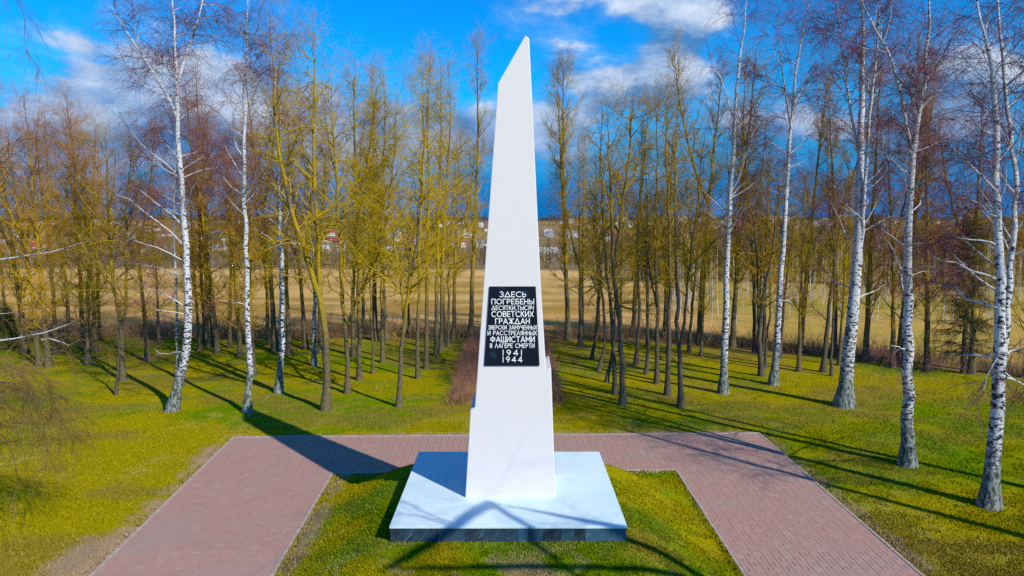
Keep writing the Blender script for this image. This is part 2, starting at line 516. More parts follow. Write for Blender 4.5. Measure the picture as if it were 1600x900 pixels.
xs = axis(0, 21, .2, 9000); xs = np.array([-v for v in xs[:0:-1]] + xs)
yp = np.array(axis(9, 44, .2, 9000)); ym = []; v = 9; s = .2
while v > -300: s *= 1.2; v -= s; ym.append(v)
ys = np.concatenate([np.array(ym[::-1]), yp])
GX, GY = np.meshgrid(xs, ys)
GZ = height(GX, GY) - .012
pm = paving_mask(GX, GY, .22)
GZ = np.where(pm, np.minimum(GZ, -.11), GZ)
inpl = (GX > PX0 + .1) & (GX < PX1 - .1) & (GY > PY0 + .1) & (GY < PY1 - .1)
GC, GG = cover(GX, GY)
nx, ny = len(xs), len(ys)
idx = np.arange(nx * ny).reshape(ny, nx)
Q = np.stack([idx[:-1, :-1], idx[:-1, 1:], idx[1:, 1:], idx[1:, :-1]], -1).reshape(-1, 4)
me = mesh_np('ground', np.stack([GX, GY, GZ], -1), Q, None, M['ground'], True, {'Col': GC.reshape(-1, 3)})
link('ground', me, kind='structure')


# grass blades on the near lawn
def grass():
    rng = np.random.default_rng(5)
    N = 800000
    px = rng.uniform(-60, 1660, N); py = 520 + (905 - 520) * rng.uniform(0, 1, N) ** .8
    u, v = (px - 800) / F, (py - 450) / F
    d = CAMH / (SP + v * CP); X = u * d; Y = d * (CP - v * SP)
    # on the mound the same pixel meets higher ground: correct twice
    for _ in range(3):
        z = mound(X, Y); d = (CAMH - z) / (SP + v * CP); X = u * d; Y = d * (CP - v * SP)
    ok = ~paving_mask(X, Y, .085) & ~((X > PX0 - .01) & (X < PX1 + .01) & (Y > PY0 - .01) & (Y < PY1 + .01)) & (Y < edge(X) + .5)
    X, Y = X[ok], Y[ok]
    c, gr = cover(X, Y)
    ok = rng.uniform(0, 1, len(X)) < gr * (.25 + .75 * (fbm(X / .5, Y / .5, 77, 3) > .42)); X, Y, c = X[ok], Y[ok], c[ok]
    n = len(X); Z = height(X, Y) - .02
    hgt = rng.uniform(.014, .040, n) * (.7 + .7 * fbm(X / .8, Y / .8, 91, 3)); w = rng.uniform(.006, .013, n) * (1 + Y / 40)
    a = rng.uniform(0, 2 * math.pi, n); la = rng.uniform(0, 2 * math.pi, n); lean = rng.uniform(.2, 1.1, n) * hgt
    p0 = np.stack([X - np.cos(a) * w, Y - np.sin(a) * w, Z], -1); p1 = np.stack([X + np.cos(a) * w, Y + np.sin(a) * w, Z], -1)
    p2 = np.stack([X + np.cos(la) * lean, Y + np.sin(la) * lean, Z + hgt + .012], -1)
    V = np.stack([p0, p1, p2], 1).reshape(-1, 3); T = np.arange(3 * n).reshape(-1, 3)
    k = rng.uniform(.82, 1.25, n)[:, None]; yel = (rng.uniform(0, 1, n) < .07)[:, None]
    cc = np.where(yel, np.array([.36, .31, .02]), c * k)
    me = mesh_np('grass', V, None, T, M['grass'], False, {'Col': np.repeat(cc, 3, 0)})
    link('grass', me, kind='stuff', label='short spring grass of the lawn, olive with green patches', cat='grass')


grass()

# ------------------------------------------------------------------ paving
pav = link('pavement', None, kind='structure')
bd = Batch()


def sheet(b, x0, x1, y0, y1, z, n=12):
    xx, yy = np.meshgrid(np.linspace(x0, x1, n), np.linspace(y0, y1, n)); X, Y = warp(xx, yy)
    i = np.arange(n * n).reshape(n, n)
    b.add(np.stack([X, Y, X * 0 + z], -1), np.stack([i[:-1, :-1], i[:-1, 1:], i[1:, 1:], i[1:, :-1]], -1))


sheet(bd, OX0, IX0, PAVE0, IY1, -.014); sheet(bd, IX1, OX1, PAVE0, IY1, -.014); sheet(bd, OX0, OX1, IY1, OY1, -.014)
link('sand_bed', bd.mesh('sand_bed', M['bed']), pav)
rng = np.random.default_rng(3)
PV = []                                   # x, y, half x, half y
for i in range(83):
    for j in range(-76, 17):
        x0 = OX0 + .2 * i; y0 = IY1 + .2 * j
        cx, cy = x0 + .1, y0 + .1
        if cy < IY1 and IX0 < cx < IX1: continue
        if (i + j) % 2: PV += [(x0 + .05, cy, .0485, .0985), (x0 + .15, cy, .0485, .0985)]
        else: PV += [(cx, y0 + .05, .0985, .0485), (cx, y0 + .15, .0985, .0485)]
PV = np.array(PV)
WX, WY = warp(PV[:, 0], PV[:, 1])
zc = WY * CP - (0 - CAMH) * -SP * -1          # depth along the view
dep = WY * CP + CAMH * SP
sxp = 800 + F * WX / dep; syp = 450 + F * (CAMH * CP - WY * SP) / dep
vis = (sxp > 8) & (sxp < 1592) & (syp < 893)
order = np.argsort(np.where(vis, dep, 1e9))[:300]
near = np.zeros(len(PV), bool); near[order] = True
dz = rng.uniform(-.003, .003, len(PV))


def paver_mesh(hx, hy, plain=False):
    b = Batch(); c = .0035
    if plain: b.box(-hx, hx, -hy, hy, -.05, 0, False); return b
    V = [(-hx, -hy, -.05), (hx, -hy, -.05), (hx, hy, -.05), (-hx, hy, -.05), (-hx, -hy, -c), (hx, -hy, -c), (hx, hy, -c), (-hx, hy, -c),
         (-hx + c, -hy + c, 0), (hx - c, -hy + c, 0), (hx - c, hy - c, 0), (-hx + c, hy - c, 0)]
    q = []
    for r in (0, 4):
        for k in range(4): q.append((r + k, r + (k + 1) % 4, r + 4 + (k + 1) % 4, r + 4 + k))
    q.append((8, 9, 10, 11)); b.add(V, q)
    return b


pm_long, pm_wide = paver_mesh(.0475, .0985), paver_mesh(.0965, .0485)
ml, mw = pm_long.mesh('paver', M['paver']), pm_wide.mesh('paver', M['paver'])
for k in order:
    o = link('paver', ml if PV[k, 2] < .06 else mw, pav, (WX[k], WY[k], dz[k]))
    o.rotation_euler = (rng.normal(0, .006), rng.normal(0, .006), rng.normal(0, .006))
rest = Batch()
for proto, sel in ((paver_mesh(.0475, .0985, True), PV[:, 2] < .06), (paver_mesh(.0965, .0485, True), PV[:, 2] > .06)):
    k = np.where(sel & ~near)[0]; V0 = proto.V[0]; Q0 = proto.Q[0]
    ti = rng.normal(0, .012, (len(k), 2))
    V = V0[None] + np.stack([WX[k], WY[k], dz[k]], -1)[:, None, :]
    V[:, :, 2] += V0[None, :, 0] * ti[:, :1] + V0[None, :, 1] * ti[:, 1:]
    rest.add(V, (Q0[None] + (np.arange(len(k)) * len(V0))[:, None, None]).reshape(-1, 4))
link('pavers', rest.mesh('pavers', M['paver']), pav, kind='stuff')


def kerb_run(x0, y0, x1, y1, side):       # stones of one metre, 8 cm wide, laid outside the paving
    L = math.hypot(x1 - x0, y1 - y0); n = max(1, int(round(L)))
    dx, dy = (x1 - x0) / L, (y1 - y0) / L; nxn, nyn = -dy * side, dx * side
    for i in range(n):
        a, b_ = i * L / n + .004, (i + 1) * L / n - .004
        P = [(x0 + dx * t + nxn * o, y0 + dy * t + nyn * o) for t, o in ((a, .006), (b_, .006), (b_, .086), (a, .086))]
        W = [warp(*p) for p in P]; cx = sum(w[0] for w in W) / 4; cy = sum(w[1] for w in W) / 4
        bm = bmesh.new(); h = .012 + rng.uniform(-.004, .006)
        lo = [bm.verts.new((w[0] - cx, w[1] - cy, -.15)) for w in W]; hi = [bm.verts.new((w[0] - cx, w[1] - cy, h)) for w in W]
        if side < 0: lo.reverse(); hi.reverse()
        bm.faces.new(hi)
        for k in range(4): bm.faces.new((lo[k], lo[(k + 1) % 4], hi[(k + 1) % 4], hi[k]))
        bmesh.ops.bevel(bm, geom=[e for e in bm.edges if all(v in hi for v in e.verts)], offset=.008, segments=1, affect='EDGES')
        bmesh.ops.recalc_face_normals(bm, faces=bm.faces)
        me = bpy.data.meshes.new('kerb_stone'); bm.to_mesh(me); bm.free(); me.materials.append(M['kerb'])
        link('kerb_stone', me, pav, (cx, cy, 0))


kerb_run(OX0, PAVE0, OX0, OY1, 1); kerb_run(OX1, PAVE0, OX1, OY1, -1); kerb_run(OX0 - .09, OY1, OX1 + .09, OY1, 1)
kerb_run(IX0, PAVE0, IX0, IY1 - .09, -1); kerb_run(IX1, PAVE0, IX1, IY1 - .09, 1); kerb_run(IX0, IY1, IX1, IY1, -1)

# ------------------------------------------------------------------ the monument
OBY = 14.27


def onface(x, y, y0=OBY):
    Y = y0
    for _ in range(6):
        p = at(x, y, Y); Y = y0 + .025 * (p[2] - PT)
    return p


def prism(front, back, mat, name, parent, bevel=.012, loc=(0, 0, 0), cap=True):
    bm = bmesh.new(); n = len(front)
    a = [bm.verts.new(tuple(p)) for p in front]; b = [bm.verts.new(tuple(p)) for p in back]
    bm.faces.new(a); bm.faces.new(b[::-1])
    for k in range(n): bm.faces.new((a[k], b[k], b[(k + 1) % n], a[(k + 1) % n]))
    bmesh.ops.recalc_face_normals(bm, faces=bm.faces)
    if bevel: bmesh.ops.bevel(bm, geom=list(bm.edges), offset=bevel, segments=2, affect='EDGES', profile=.6)
    me = bpy.data.meshes.new(name); bm.to_mesh(me); bm.free(); me.materials.append(mat)
    return link(name, me, parent, loc)


ORG = np.array([-.03, 15.0, .9])
mon = thing('obelisk', ORG, 'tall white obelisk with slanted top and dark plaque on a pale plinth', 'obelisk')


def backof(p, dx=0.0):
    return np.array([p[0] * .94 + dx, 15.45 - .035 * (p[2] - PT), p[2]])


fr = [onface(727, 790), onface(742, 636), onface(778, 130), onface(821, 55), onface(827, 60), onface(845, 445), onface(853, 572), onface(868, 790)]
fr = [np.array(p) for p in fr]
fr[0] = np.array([-.95, fr[0][1], PT - .05]); fr[-1] = np.array([.88, fr[-1][1], PT - .05])
prism([p - ORG for p in fr], [backof(p) - ORG for p in fr], M['shaft'], 'shaft', mon, .018)
sv = [onface(727, 777), onface(735, 640), onface(861, 573), onface(868, 777)]
sv[0][2] = PT - .02; sv[3][2] = PT - .02
sf = [p + np.array([0, -.022, 0]) for p in sv]
sb = [np.array([p[0] * 1.02, 15.56, p[2] - (.0 if k in (0, 3) else -.0)]) for k, p in enumerate(sv)]
prism([p - ORG for p in sf], [p - ORG for p in sb], M['shaft'], 'base_block', mon, .02)
# plinth: dark facing slabs under a painted top
pl = link('plinth', None, mon)
prism([np.array(p) - ORG for p in ((PX0 - .012, PY0 - .012, PT - .045), (PX1 + .012, PY0 - .012, PT - .045), (PX1 + .012, PY0 - .012, PT), (PX0 - .012, PY0 - .012, PT))],
      [np.array(p) - ORG for p in ((PX0 - .012, PY1, PT - .045), (PX1 + .012, PY1, PT - .045), (PX1 + .012, PY1, PT), (PX0 - .012, PY1, PT))], M['plinth_top'], 'top_slab', pl, .008)
core = Batch(); core.box(*(PX0 + .03 - ORG[0], PX1 - .03 - ORG[0], PY0 + .03 - ORG[1], PY1 - .03 - ORG[1], .3 - ORG[2], PT - .047 - ORG[2]))
link('core', core.mesh('core', M['bed']), pl)
cuts = [610, 631, 684, 727, 747, 790, 809, 825, 848, 876, 897, 914, 955, 978]
fx = [PX0 + (c - 610) / 368 * (PX1 - PX0) for c in cuts]
fy = np.concatenate([[PY0 + .032], PY0 + np.cumsum(np.array([.42, .36, .5, .3, .45, .4, .55, .35, .5, .47]))]); fy[-1] = PY1 - .032


def slab(x0, x1, y0, y1):
    b = Batch(); z0, z1 = .35, PT - .048 - rng.uniform(0, .006)
    cx, cy, cz = (x0 + x1) / 2, (y0 + y1) / 2, .8
    b.box(x0 - cx, x1 - cx, y0 - cy, y1 - cy, z0 - cz, z1 - cz)
    link('facing_slab', b.mesh('facing_slab', M['granite']), pl, np.array([cx, cy, cz]) - ORG)


for a, b_ in zip(fx[:-1], fx[1:]):
    e = rng.uniform(0, .006); slab(a + .003, b_ - .003, PY0 - e, PY0 + .028); slab(a + .003, b_ - .003, PY1 - .028, PY1 + e)
for a, b_ in zip(fy[:-1], fy[1:]):
    e = rng.uniform(0, .006); slab(PX0 - e, PX0 + .028, a + .003, b_ - .003); slab(PX1 - .028, PX1 + e, a + .003, b_ - .003)
# plaque and its lettering
pq = [onface(x, y) for x, y in ((757, 571), (843, 571), (837, 447.5), (765, 447.5))]
pfr = [p + np.array([0, -.03, 0]) for p in pq]; pbk = [p + np.array([0, .01, 0]) for p in pq]
plaque = prism([p - ORG for p in pfr], [p - ORG for p in pbk], M['plaque'], 'plaque', mon, .004)
TXT = [('ЗДЕСЬ', 167, 50, 283, 518), ('ПОГРЕБЕНЫ', 230, 49, 213, 588), ('ДЕСЯТКИ,ТЫСЯЧ', 285, 40, 213, 585), ('СОВЕТСКИХ', 340, 52, 213, 583),
       ('ГРАЖДАН', 402, 52, 246, 550), ('ЗВЕРСКИ ЗАМУЧЕННЫХ', 457, 37, 183, 614), ('И РАССТРЕЛЯННЫХ', 506, 40, 180, 612), ('ФАШИСТАМИ', 561, 52, 202, 594),
       ('В ЛАГЕРЕ СМЕРТИ', 617, 39, 200, 592), ('1941', 678, 50, 308, 485), ('1944', 737, 50, 308, 485)]


def arc(cx, cy, rx, ry, a0, a1, n=9):
    return [(cx + rx * math.cos(rad(a0 + (a1 - a0) * k / n)), cy + ry * math.sin(rad(a0 + (a1 - a0) * k / n))) for k in range(n + 1)]


SOFT = [(0, 1), (0, 0), (.28, 0)] + arc(.28, .28, .25, .28, -90, 90) + [(0, .56)]
GL = {   # the plain built-up letters of the plaque: width, strokes
    'З': (.6, [arc(.28, .75, .28, .25, 150, -90) + arc(.28, .25, .32, .25, 90, -150)]), 'Д': (.85, [[(0, 0), (.42, 1), (.85, 0), (0, 0)]]),
    'Е': (.5, [[(.5, 1), (0, 1), (0, 0), (.5, 0)], [(0, .5), (.44, .5)]]), 'С': (.78, [arc(.46, .5, .46, .5, 48, 312, 12)]), 'Ь': (.54, [SOFT]), 'Ы': (.78, [SOFT, [(.78, 0), (.78, 1)]]),
    'П': (.6, [[(0, 0), (0, 1), (.6, 1), (.6, 0)]]), 'О': (.92, [arc(.46, .5, .46, .5, 0, 360, 14)]), 'Г': (.45, [[(0, 0), (0, 1), (.45, 1)]]),
    'Р': (.52, [[(0, 0), (0, 1), (.25, 1)] + arc(.25, .73, .27, .27, 90, -90) + [(0, .46)]]), 'Б': (.53, [[(.5, 1), (0, 1), (0, 0), (.27, 0)] + arc(.27, .28, .26, .28, -90, 90) + [(0, .56)]]),
    'Н': (.6, [[(0, 0), (0, 1)], [(.6, 0), (.6, 1)], [(0, .5), (.6, .5)]]), 'Я': (.52, [[(.52, 0), (.52, 1), (.26, 1)] + arc(.26, .74, .26, .26, 90, 270) + [(.52, .48)], [(.26, .48), (0, 0)]]),
    'Т': (.6, [[(0, 1), (.6, 1)], [(.3, 1), (.3, 0)]]), 'К': (.56, [[(0, 0), (0, 1)], [(.53, 1), (.02, .44)], [(.18, .6), (.56, 0)]]), 'И': (.62, [[(0, 1), (0, 0), (.62, 1), (.62, 0)]]),
    'Ч': (.52, [[(0, 1), (0, .66), (.08, .5), (.22, .45), (.52, .45)], [(.52, 1), (.52, 0)]]), 'В': (.53, [[(0, 0), (0, 1), (.25, 1)] + arc(.25, .77, .22, .23, 90, -90) + [(0, .54)], [(.25, .54)] + arc(.26, .27, .27, .27, 90, -90) + [(0, 0)]]),
    'Х': (.62, [[(0, 1), (.62, 0)], [(0, 0), (.62, 1)]]), 'Ж': (.86, [[(.43, 0), (.43, 1)], [(0, 1), (.43, .5), (0, 0)], [(.86, 1), (.43, .5), (.86, 0)]]), 'А': (.74, [[(0, 0), (.37, 1), (.74, 0)], [(.12, .3), (.62, .3)]]),
    'У': (.6, [[(0, 1), (.32, .42)], [(.6, 1), (.18, 0)]]), 'Ф': (.9, [arc(.45, .53, .44, .33, 0, 360, 14), [(.45, 0), (.45, 1)]]), 'Ш': (.84, [[(0, 1), (0, 0), (.84, 0), (.84, 1)], [(.42, 1), (.42, 0)]]),
    'М': (.78, [[(0, 0), (0, 1), (.39, .35), (.78, 1), (.78, 0)]]), 'Л': (.7, [[(0, 0), (.35, 1), (.7, 0)]]), ',': (.1, [[(.08, .1), (0, -.14)]]), ' ': (.28, []),
    '1': (.16, [[(.08, 0), (.08, 1)]]), '9': (.56, [arc(.28, .7, .27, .29, 0, 360, 12), [(.55, .68), (.5, .4), (.26, 0)]]), '4': (.62, [[(.46, 0), (.46, 1), (0, .28), (.62, .28)]])}
for body, yc, hh, xl, xr in TXT:
    py = 430 + yc / 5.627; pl_, pr_ = onface(730 + xl / 5.627, py), onface(730 + xr / 5.627, py)
    hm = onface(800, py - hh / 11.25)[2] - onface(800, py + hh / 11.25)[2]
    th = hm * (.135 if hh > 45 else .125); gap = .45 if body[0] == '1' else .26
    total = sum(GL[c][0] for c in body) + gap * (len(body) - 1)
    sx = (pr_[0] - pl_[0] - th) / total; sz = hm - th
    b = Batch(); x = 0; k = 0
    for c in body:
        for st in GL[c][1]:
            for (u0, v0), (u1, v1) in zip(st[:-1], st[1:]):
                p = np.array([pl_[0] + th / 2 + (x + u0) * sx, pl_[2] - sz / 2 + v0 * sz]); q = np.array([pl_[0] + th / 2 + (x + u1) * sx, pl_[2] - sz / 2 + v1 * sz])
                d = q - p; L = np.linalg.norm(d); d /= L; e = th * (.5 if len(st) < 8 else .12); nn = np.array([-d[1], d[0]]) * th / 2
                cs = [p - d * e - nn, q + d * e - nn, q + d * e + nn, p - d * e + nn]; k += 1
                V = []
                for dep in (-.029, -.0375 - .0004 * (k % 7)):
                    for cc in cs: V.append((cc[0], OBY + .025 * (cc[1] - PT) + dep, cc[1]))
                b.add(np.array(V) - ORG, [(4, 5, 6, 7), (0, 1, 5, 4), (1, 2, 6, 5), (2, 3, 7, 6), (3, 0, 4, 7)])
        x += GL[c][0] + gap
    link('inscription', b.mesh('inscription', M['letter']), plaque, kind='stuff')


# ------------------------------------------------------------------ trees
def resample(pts, n):
    pts = np.asarray(pts, float)
    d = np.concatenate([[0], np.cumsum(np.linalg.norm(np.diff(pts, axis=0), axis=1))])
    t = np.linspace(0, d[-1], n)
    P = np.stack([np.interp(t, d, pts[:, k]) for k in range(3)], -1)
    for _ in range(2):
        P[1:-1] = (P[:-2] + 2 * P[1:-1] + P[2:]) / 4
    return P


def kids(P, R, par, t, ang, length, n, r0, trop, wig, rng, up=None):
    """branches that leave the parents par at the fraction t; returns points and radii"""
    N = len(par); m = P.shape[1]
    f = t * (m - 1); i = np.clip(f.astype(int), 0, m - 2); w = (f - i)[:, None]
    p = P[par, i] * (1 - w) + P[par, i + 1] * w
    rp = R[par, i] * (1 - w[:, 0]) + R[par, i + 1] * w[:, 0]
    T = P[par, i + 1] - P[par, i]; T /= np.linalg.norm(T, axis=1, keepdims=True) + 1e-9
    v = rng.normal(0, 1, (N, 3)); v -= (v * T).sum(1, keepdims=True) * T; v /= np.linalg.norm(v, axis=1, keepdims=True) + 1e-9
    d = T * np.cos(ang)[:, None] + v * np.sin(ang)[:, None]
    out = np.zeros((N, n, 3)); out[:, 0] = p; st = (length / (n - 1))[:, None]
    for k in range(1, n):
        d = d + rng.normal(0, wig, (N, 3)); d[:, 2] += trop
        d /= np.linalg.norm(d, axis=1, keepdims=True)
        out[:, k] = out[:, k - 1] + d * st
    r0 = np.minimum(r0, rp * .75)
    s = np.linspace(0, 1, n)[None]
    rr = r0[:, None] * (1 - s * .8)
    return out, np.maximum(rr, .0022)


SPEC = {
    # l1: per metre of stem, start, angle, length, upward pull; l2, l3: number, angle, length, pull
    'birch': dict(l1=3.1, t0=.36, a1=(38, 68), len1=(.9, 2.7), tr1=.05, w1=.15, n2=9, a2=(25, 65), len2=(.5, 1.5), tr2=-.08, n3=10, a3=(20, 65), len3=(.4, 1.25), tr3=-.50, r1=.021, r2=.0105, r3=.0056),
    'lichen': dict(l1=3.9, t0=.30, a1=(30, 74), len1=(1.2, 3.1), tr1=.10, w1=.24, n2=8, a2=(30, 72), len2=(.4, 1.2), tr2=.04, n3=8, a3=(25, 75), len3=(.2, .65), tr3=.02, r1=.030, r2=.0140, r3=.0076),
    'dark': dict(l1=3.2, t0=.36, a1=(30, 74), len1=(1.2, 3.0), tr1=.10, w1=.24, n2=8, a2=(30, 72), len2=(.4, 1.2), tr2=.04, n3=8, a3=(25, 75), len3=(.2, .65), tr3=.02, r1=.030, r2=.0140, r3=.0074),
    'poplar': dict(l1=4.8, t0=.26, a1=(24, 60), len1=(.8, 2.6), tr1=.16, w1=.16, n2=9, a2=(22, 55), len2=(.4, 1.1), tr2=.08, n3=9, a3=(20, 65), len3=(.2, .6), tr3=.05, r1=.027, r2=.0125, r3=.0068),
    'small': dict(l1=6.0, t0=.18, a1=(30, 66), len1=(.5, 1.6), tr1=.06, w1=.17, n2=7, a2=(28, 62), len2=(.3, .8), tr2=.03, n3=6, a3=(25, 60), len3=(.15, .45), tr3=0, r1=.012, r2=.006, r3=.004),
}
MATS = {'birch': ('birch', 'birch_branch', 'birch_twig'), 'lichen': ('lichen', 'lichen_twig', 'lichen_twig'), 'dark': ('dark', 'dark_twig', 'dark_twig'),
        'poplar': ('lichen', 'lichen_twig', 'lichen_twig'), 'small': ('dark', 'dark_twig', 'dark_twig')}


def tree_meshes(sp, stems, limbs, seed, dens=1.0, t0=None, mats=None, lenf=1.0):
    """stems, limbs: lists of (points, radii), relative to the tree's base"""
    S = SPEC[sp]; rng = np.random.default_rng(seed); n = 22
    res = {'trunk': [], 'limb': []}
    SP_, SR_ = [], []
    mt = mats or MATS[sp]
    for k, (p, r) in enumerate(stems):
        P = resample(p, n); L = np.linalg.norm(np.diff(P, axis=0), axis=1).sum()
        s = np.linspace(0, 1, n); R = np.interp(s, np.linspace(0, 1, len(r)), r)
        if k == 0:
            R = R * (1 + .75 * np.exp(-s * L / .30)); P[0, 2] -= .12
        wob = rng.normal(0, .02 * min(1, L / 8), (n, 3)); wob[:2] = 0; wob[:, 2] = 0; P = P + wob
        b = Batch(); b.tubes(P[None], R[None], 9 if k == 0 else 7)
        res['trunk' if k == 0 else 'limb'].append(b.mesh('trunk' if k == 0 else 'limb', M[mt[0]], True, 'rad'))
        SP_.append(P); SR_.append(R)
    P0, R0 = np.array(SP_), np.array(SR_)
    Ls = np.linalg.norm(np.diff(P0, axis=1), axis=2).sum(1)
    par, t = [], []
    for k in range(len(P0)):
        a = (S['t0'] if t0 is None else t0) if k == 0 else .12
        c = int(Ls[k] * (1 - a) * S['l1'] * dens); par += [k] * c; t += list(a + (1 - a) * rng.uniform(0, .985, c) ** .72)
    par, t = np.array(par, int), np.array(t)
    A = lambda rg, N: np.radians(rng.uniform(rg[0], rg[1], N))
    frac = 1 - np.clip((t - .25) / .75, 0, 1)
    L1 = (S['len1'][0] + (S['len1'][1] - S['len1'][0]) * frac ** .8) * rng.uniform(.55, 1.15, len(t)) * lenf
    P1, R1 = kids(P0, R0, par, t, A(S['a1'], len(t)), L1, 7, S['r1'] * (.45 + .8 * frac) * rng.uniform(.7, 1.2, len(t)), S['tr1'], S['w1'], rng)
    if limbs:
        lp = np.array([resample(p, 7) for p, r in limbs]); lp[:, 1:] += rng.normal(0, .04, lp[:, 1:].shape); lr = np.array([np.interp(np.linspace(0, 1, 7), np.linspace(0, 1, len(r)), r) for p, r in limbs])
        P1 = np.concatenate([P1, lp]); R1 = np.concatenate([R1, lr])
    LL = np.linalg.norm(np.diff(P1, axis=1), axis=2).sum(1)
    c2 = np.maximum(2, (S['n2'] * np.sqrt(LL / 1.8)).astype(int)); par2 = np.repeat(np.arange(len(P1)), c2)
    t2 = rng.uniform(.18, 1, len(par2))
    P2, R2 = kids(P1, R1, par2, t2, A(S['a2'], len(par2)), rng.uniform(*S['len2'], len(par2)) * (1.15 - .55 * t2) * lenf, 4, np.full(len(par2), S['r2']), S['tr2'], .16, rng)
    par3 = np.repeat(np.arange(len(P2)), S['n3']); t3 = rng.uniform(.12, 1, len(par3))
    P3, R3 = kids(P2, R2, par3, t3, A(S['a3'], len(par3)), rng.uniform(*S['len3'], len(par3)), 3 if sp == 'birch' else 2, np.full(len(par3), S['r3']), S['tr3'], .2, rng)
    b = Batch(); b.tubes(P1, R1, 5, True); b.tubes(P2, R2, 3, True)
    res['branches'] = b.mesh('branches', M[mt[1]], True, 'rad')
    b = Batch(); b.tubes(P3, R3, 3, True)
    res['twigs'] = b.mesh('twigs', M[mt[2]], False)
    return res


def put_tree(name, res, loc, label, cat='tree', group=None, rz=0, sc=1.0):
    t = thing(name, loc, label, cat, group); t.rotation_euler = (0, 0, rz); t.scale = (sc, sc, sc)
    for m in res['trunk']: link('trunk', m, t)
    for m in res['limb']: link('limb', m, t)
    link('branches', res['branches'], t, kind='stuff'); link('twigs', res['twigs'], t, kind='stuff')
    return t


def taper(a, b):
    s = np.linspace(0, 1, 9); r = b + (a - b) * (1 - s) ** 1.35
    r[-1] = .007; r[-2] = min(r[-2], .6 * b + .006)
    return r


def px_line(pts, Y, base, rng, drift=.0):
    """a line of photo pixels -> points in the upright plane of the tree, drifting in depth"""
    dr = rng.normal(0, drift); P = []
    for k, (x, y) in enumerate(pts):
        P.append(at(x, y, Y + dr * k / max(1, len(pts) - 1)) - base)
    return P


def hero(sp, name, label, stems, limbs=(), seed=0, group=None, **kw):
    """stems: (pixels, width in px at the foot, at the top)"""
    x, y = stems[0][0][0]
    base = g(x, y); base[2] = 0; Y = base[1]; rng = np.random.default_rng(seed + 900)
    k = Y / F
    S = [(px_line(p, Y, base, rng, .25 if i == 0 else .9), taper(w0 * k / 2 * .9, w1 * k / 2 * .9)) for i, (p, w0, w1) in enumerate(stems)]
    L = [(px_line(p, Y, base, rng, 1.2), [w * k / 2.3, w * k / 4.2, .004]) for p, w in limbs]
    return put_tree(name, tree_meshes(sp, S, L, seed, **kw), base, label, 'tree', group)


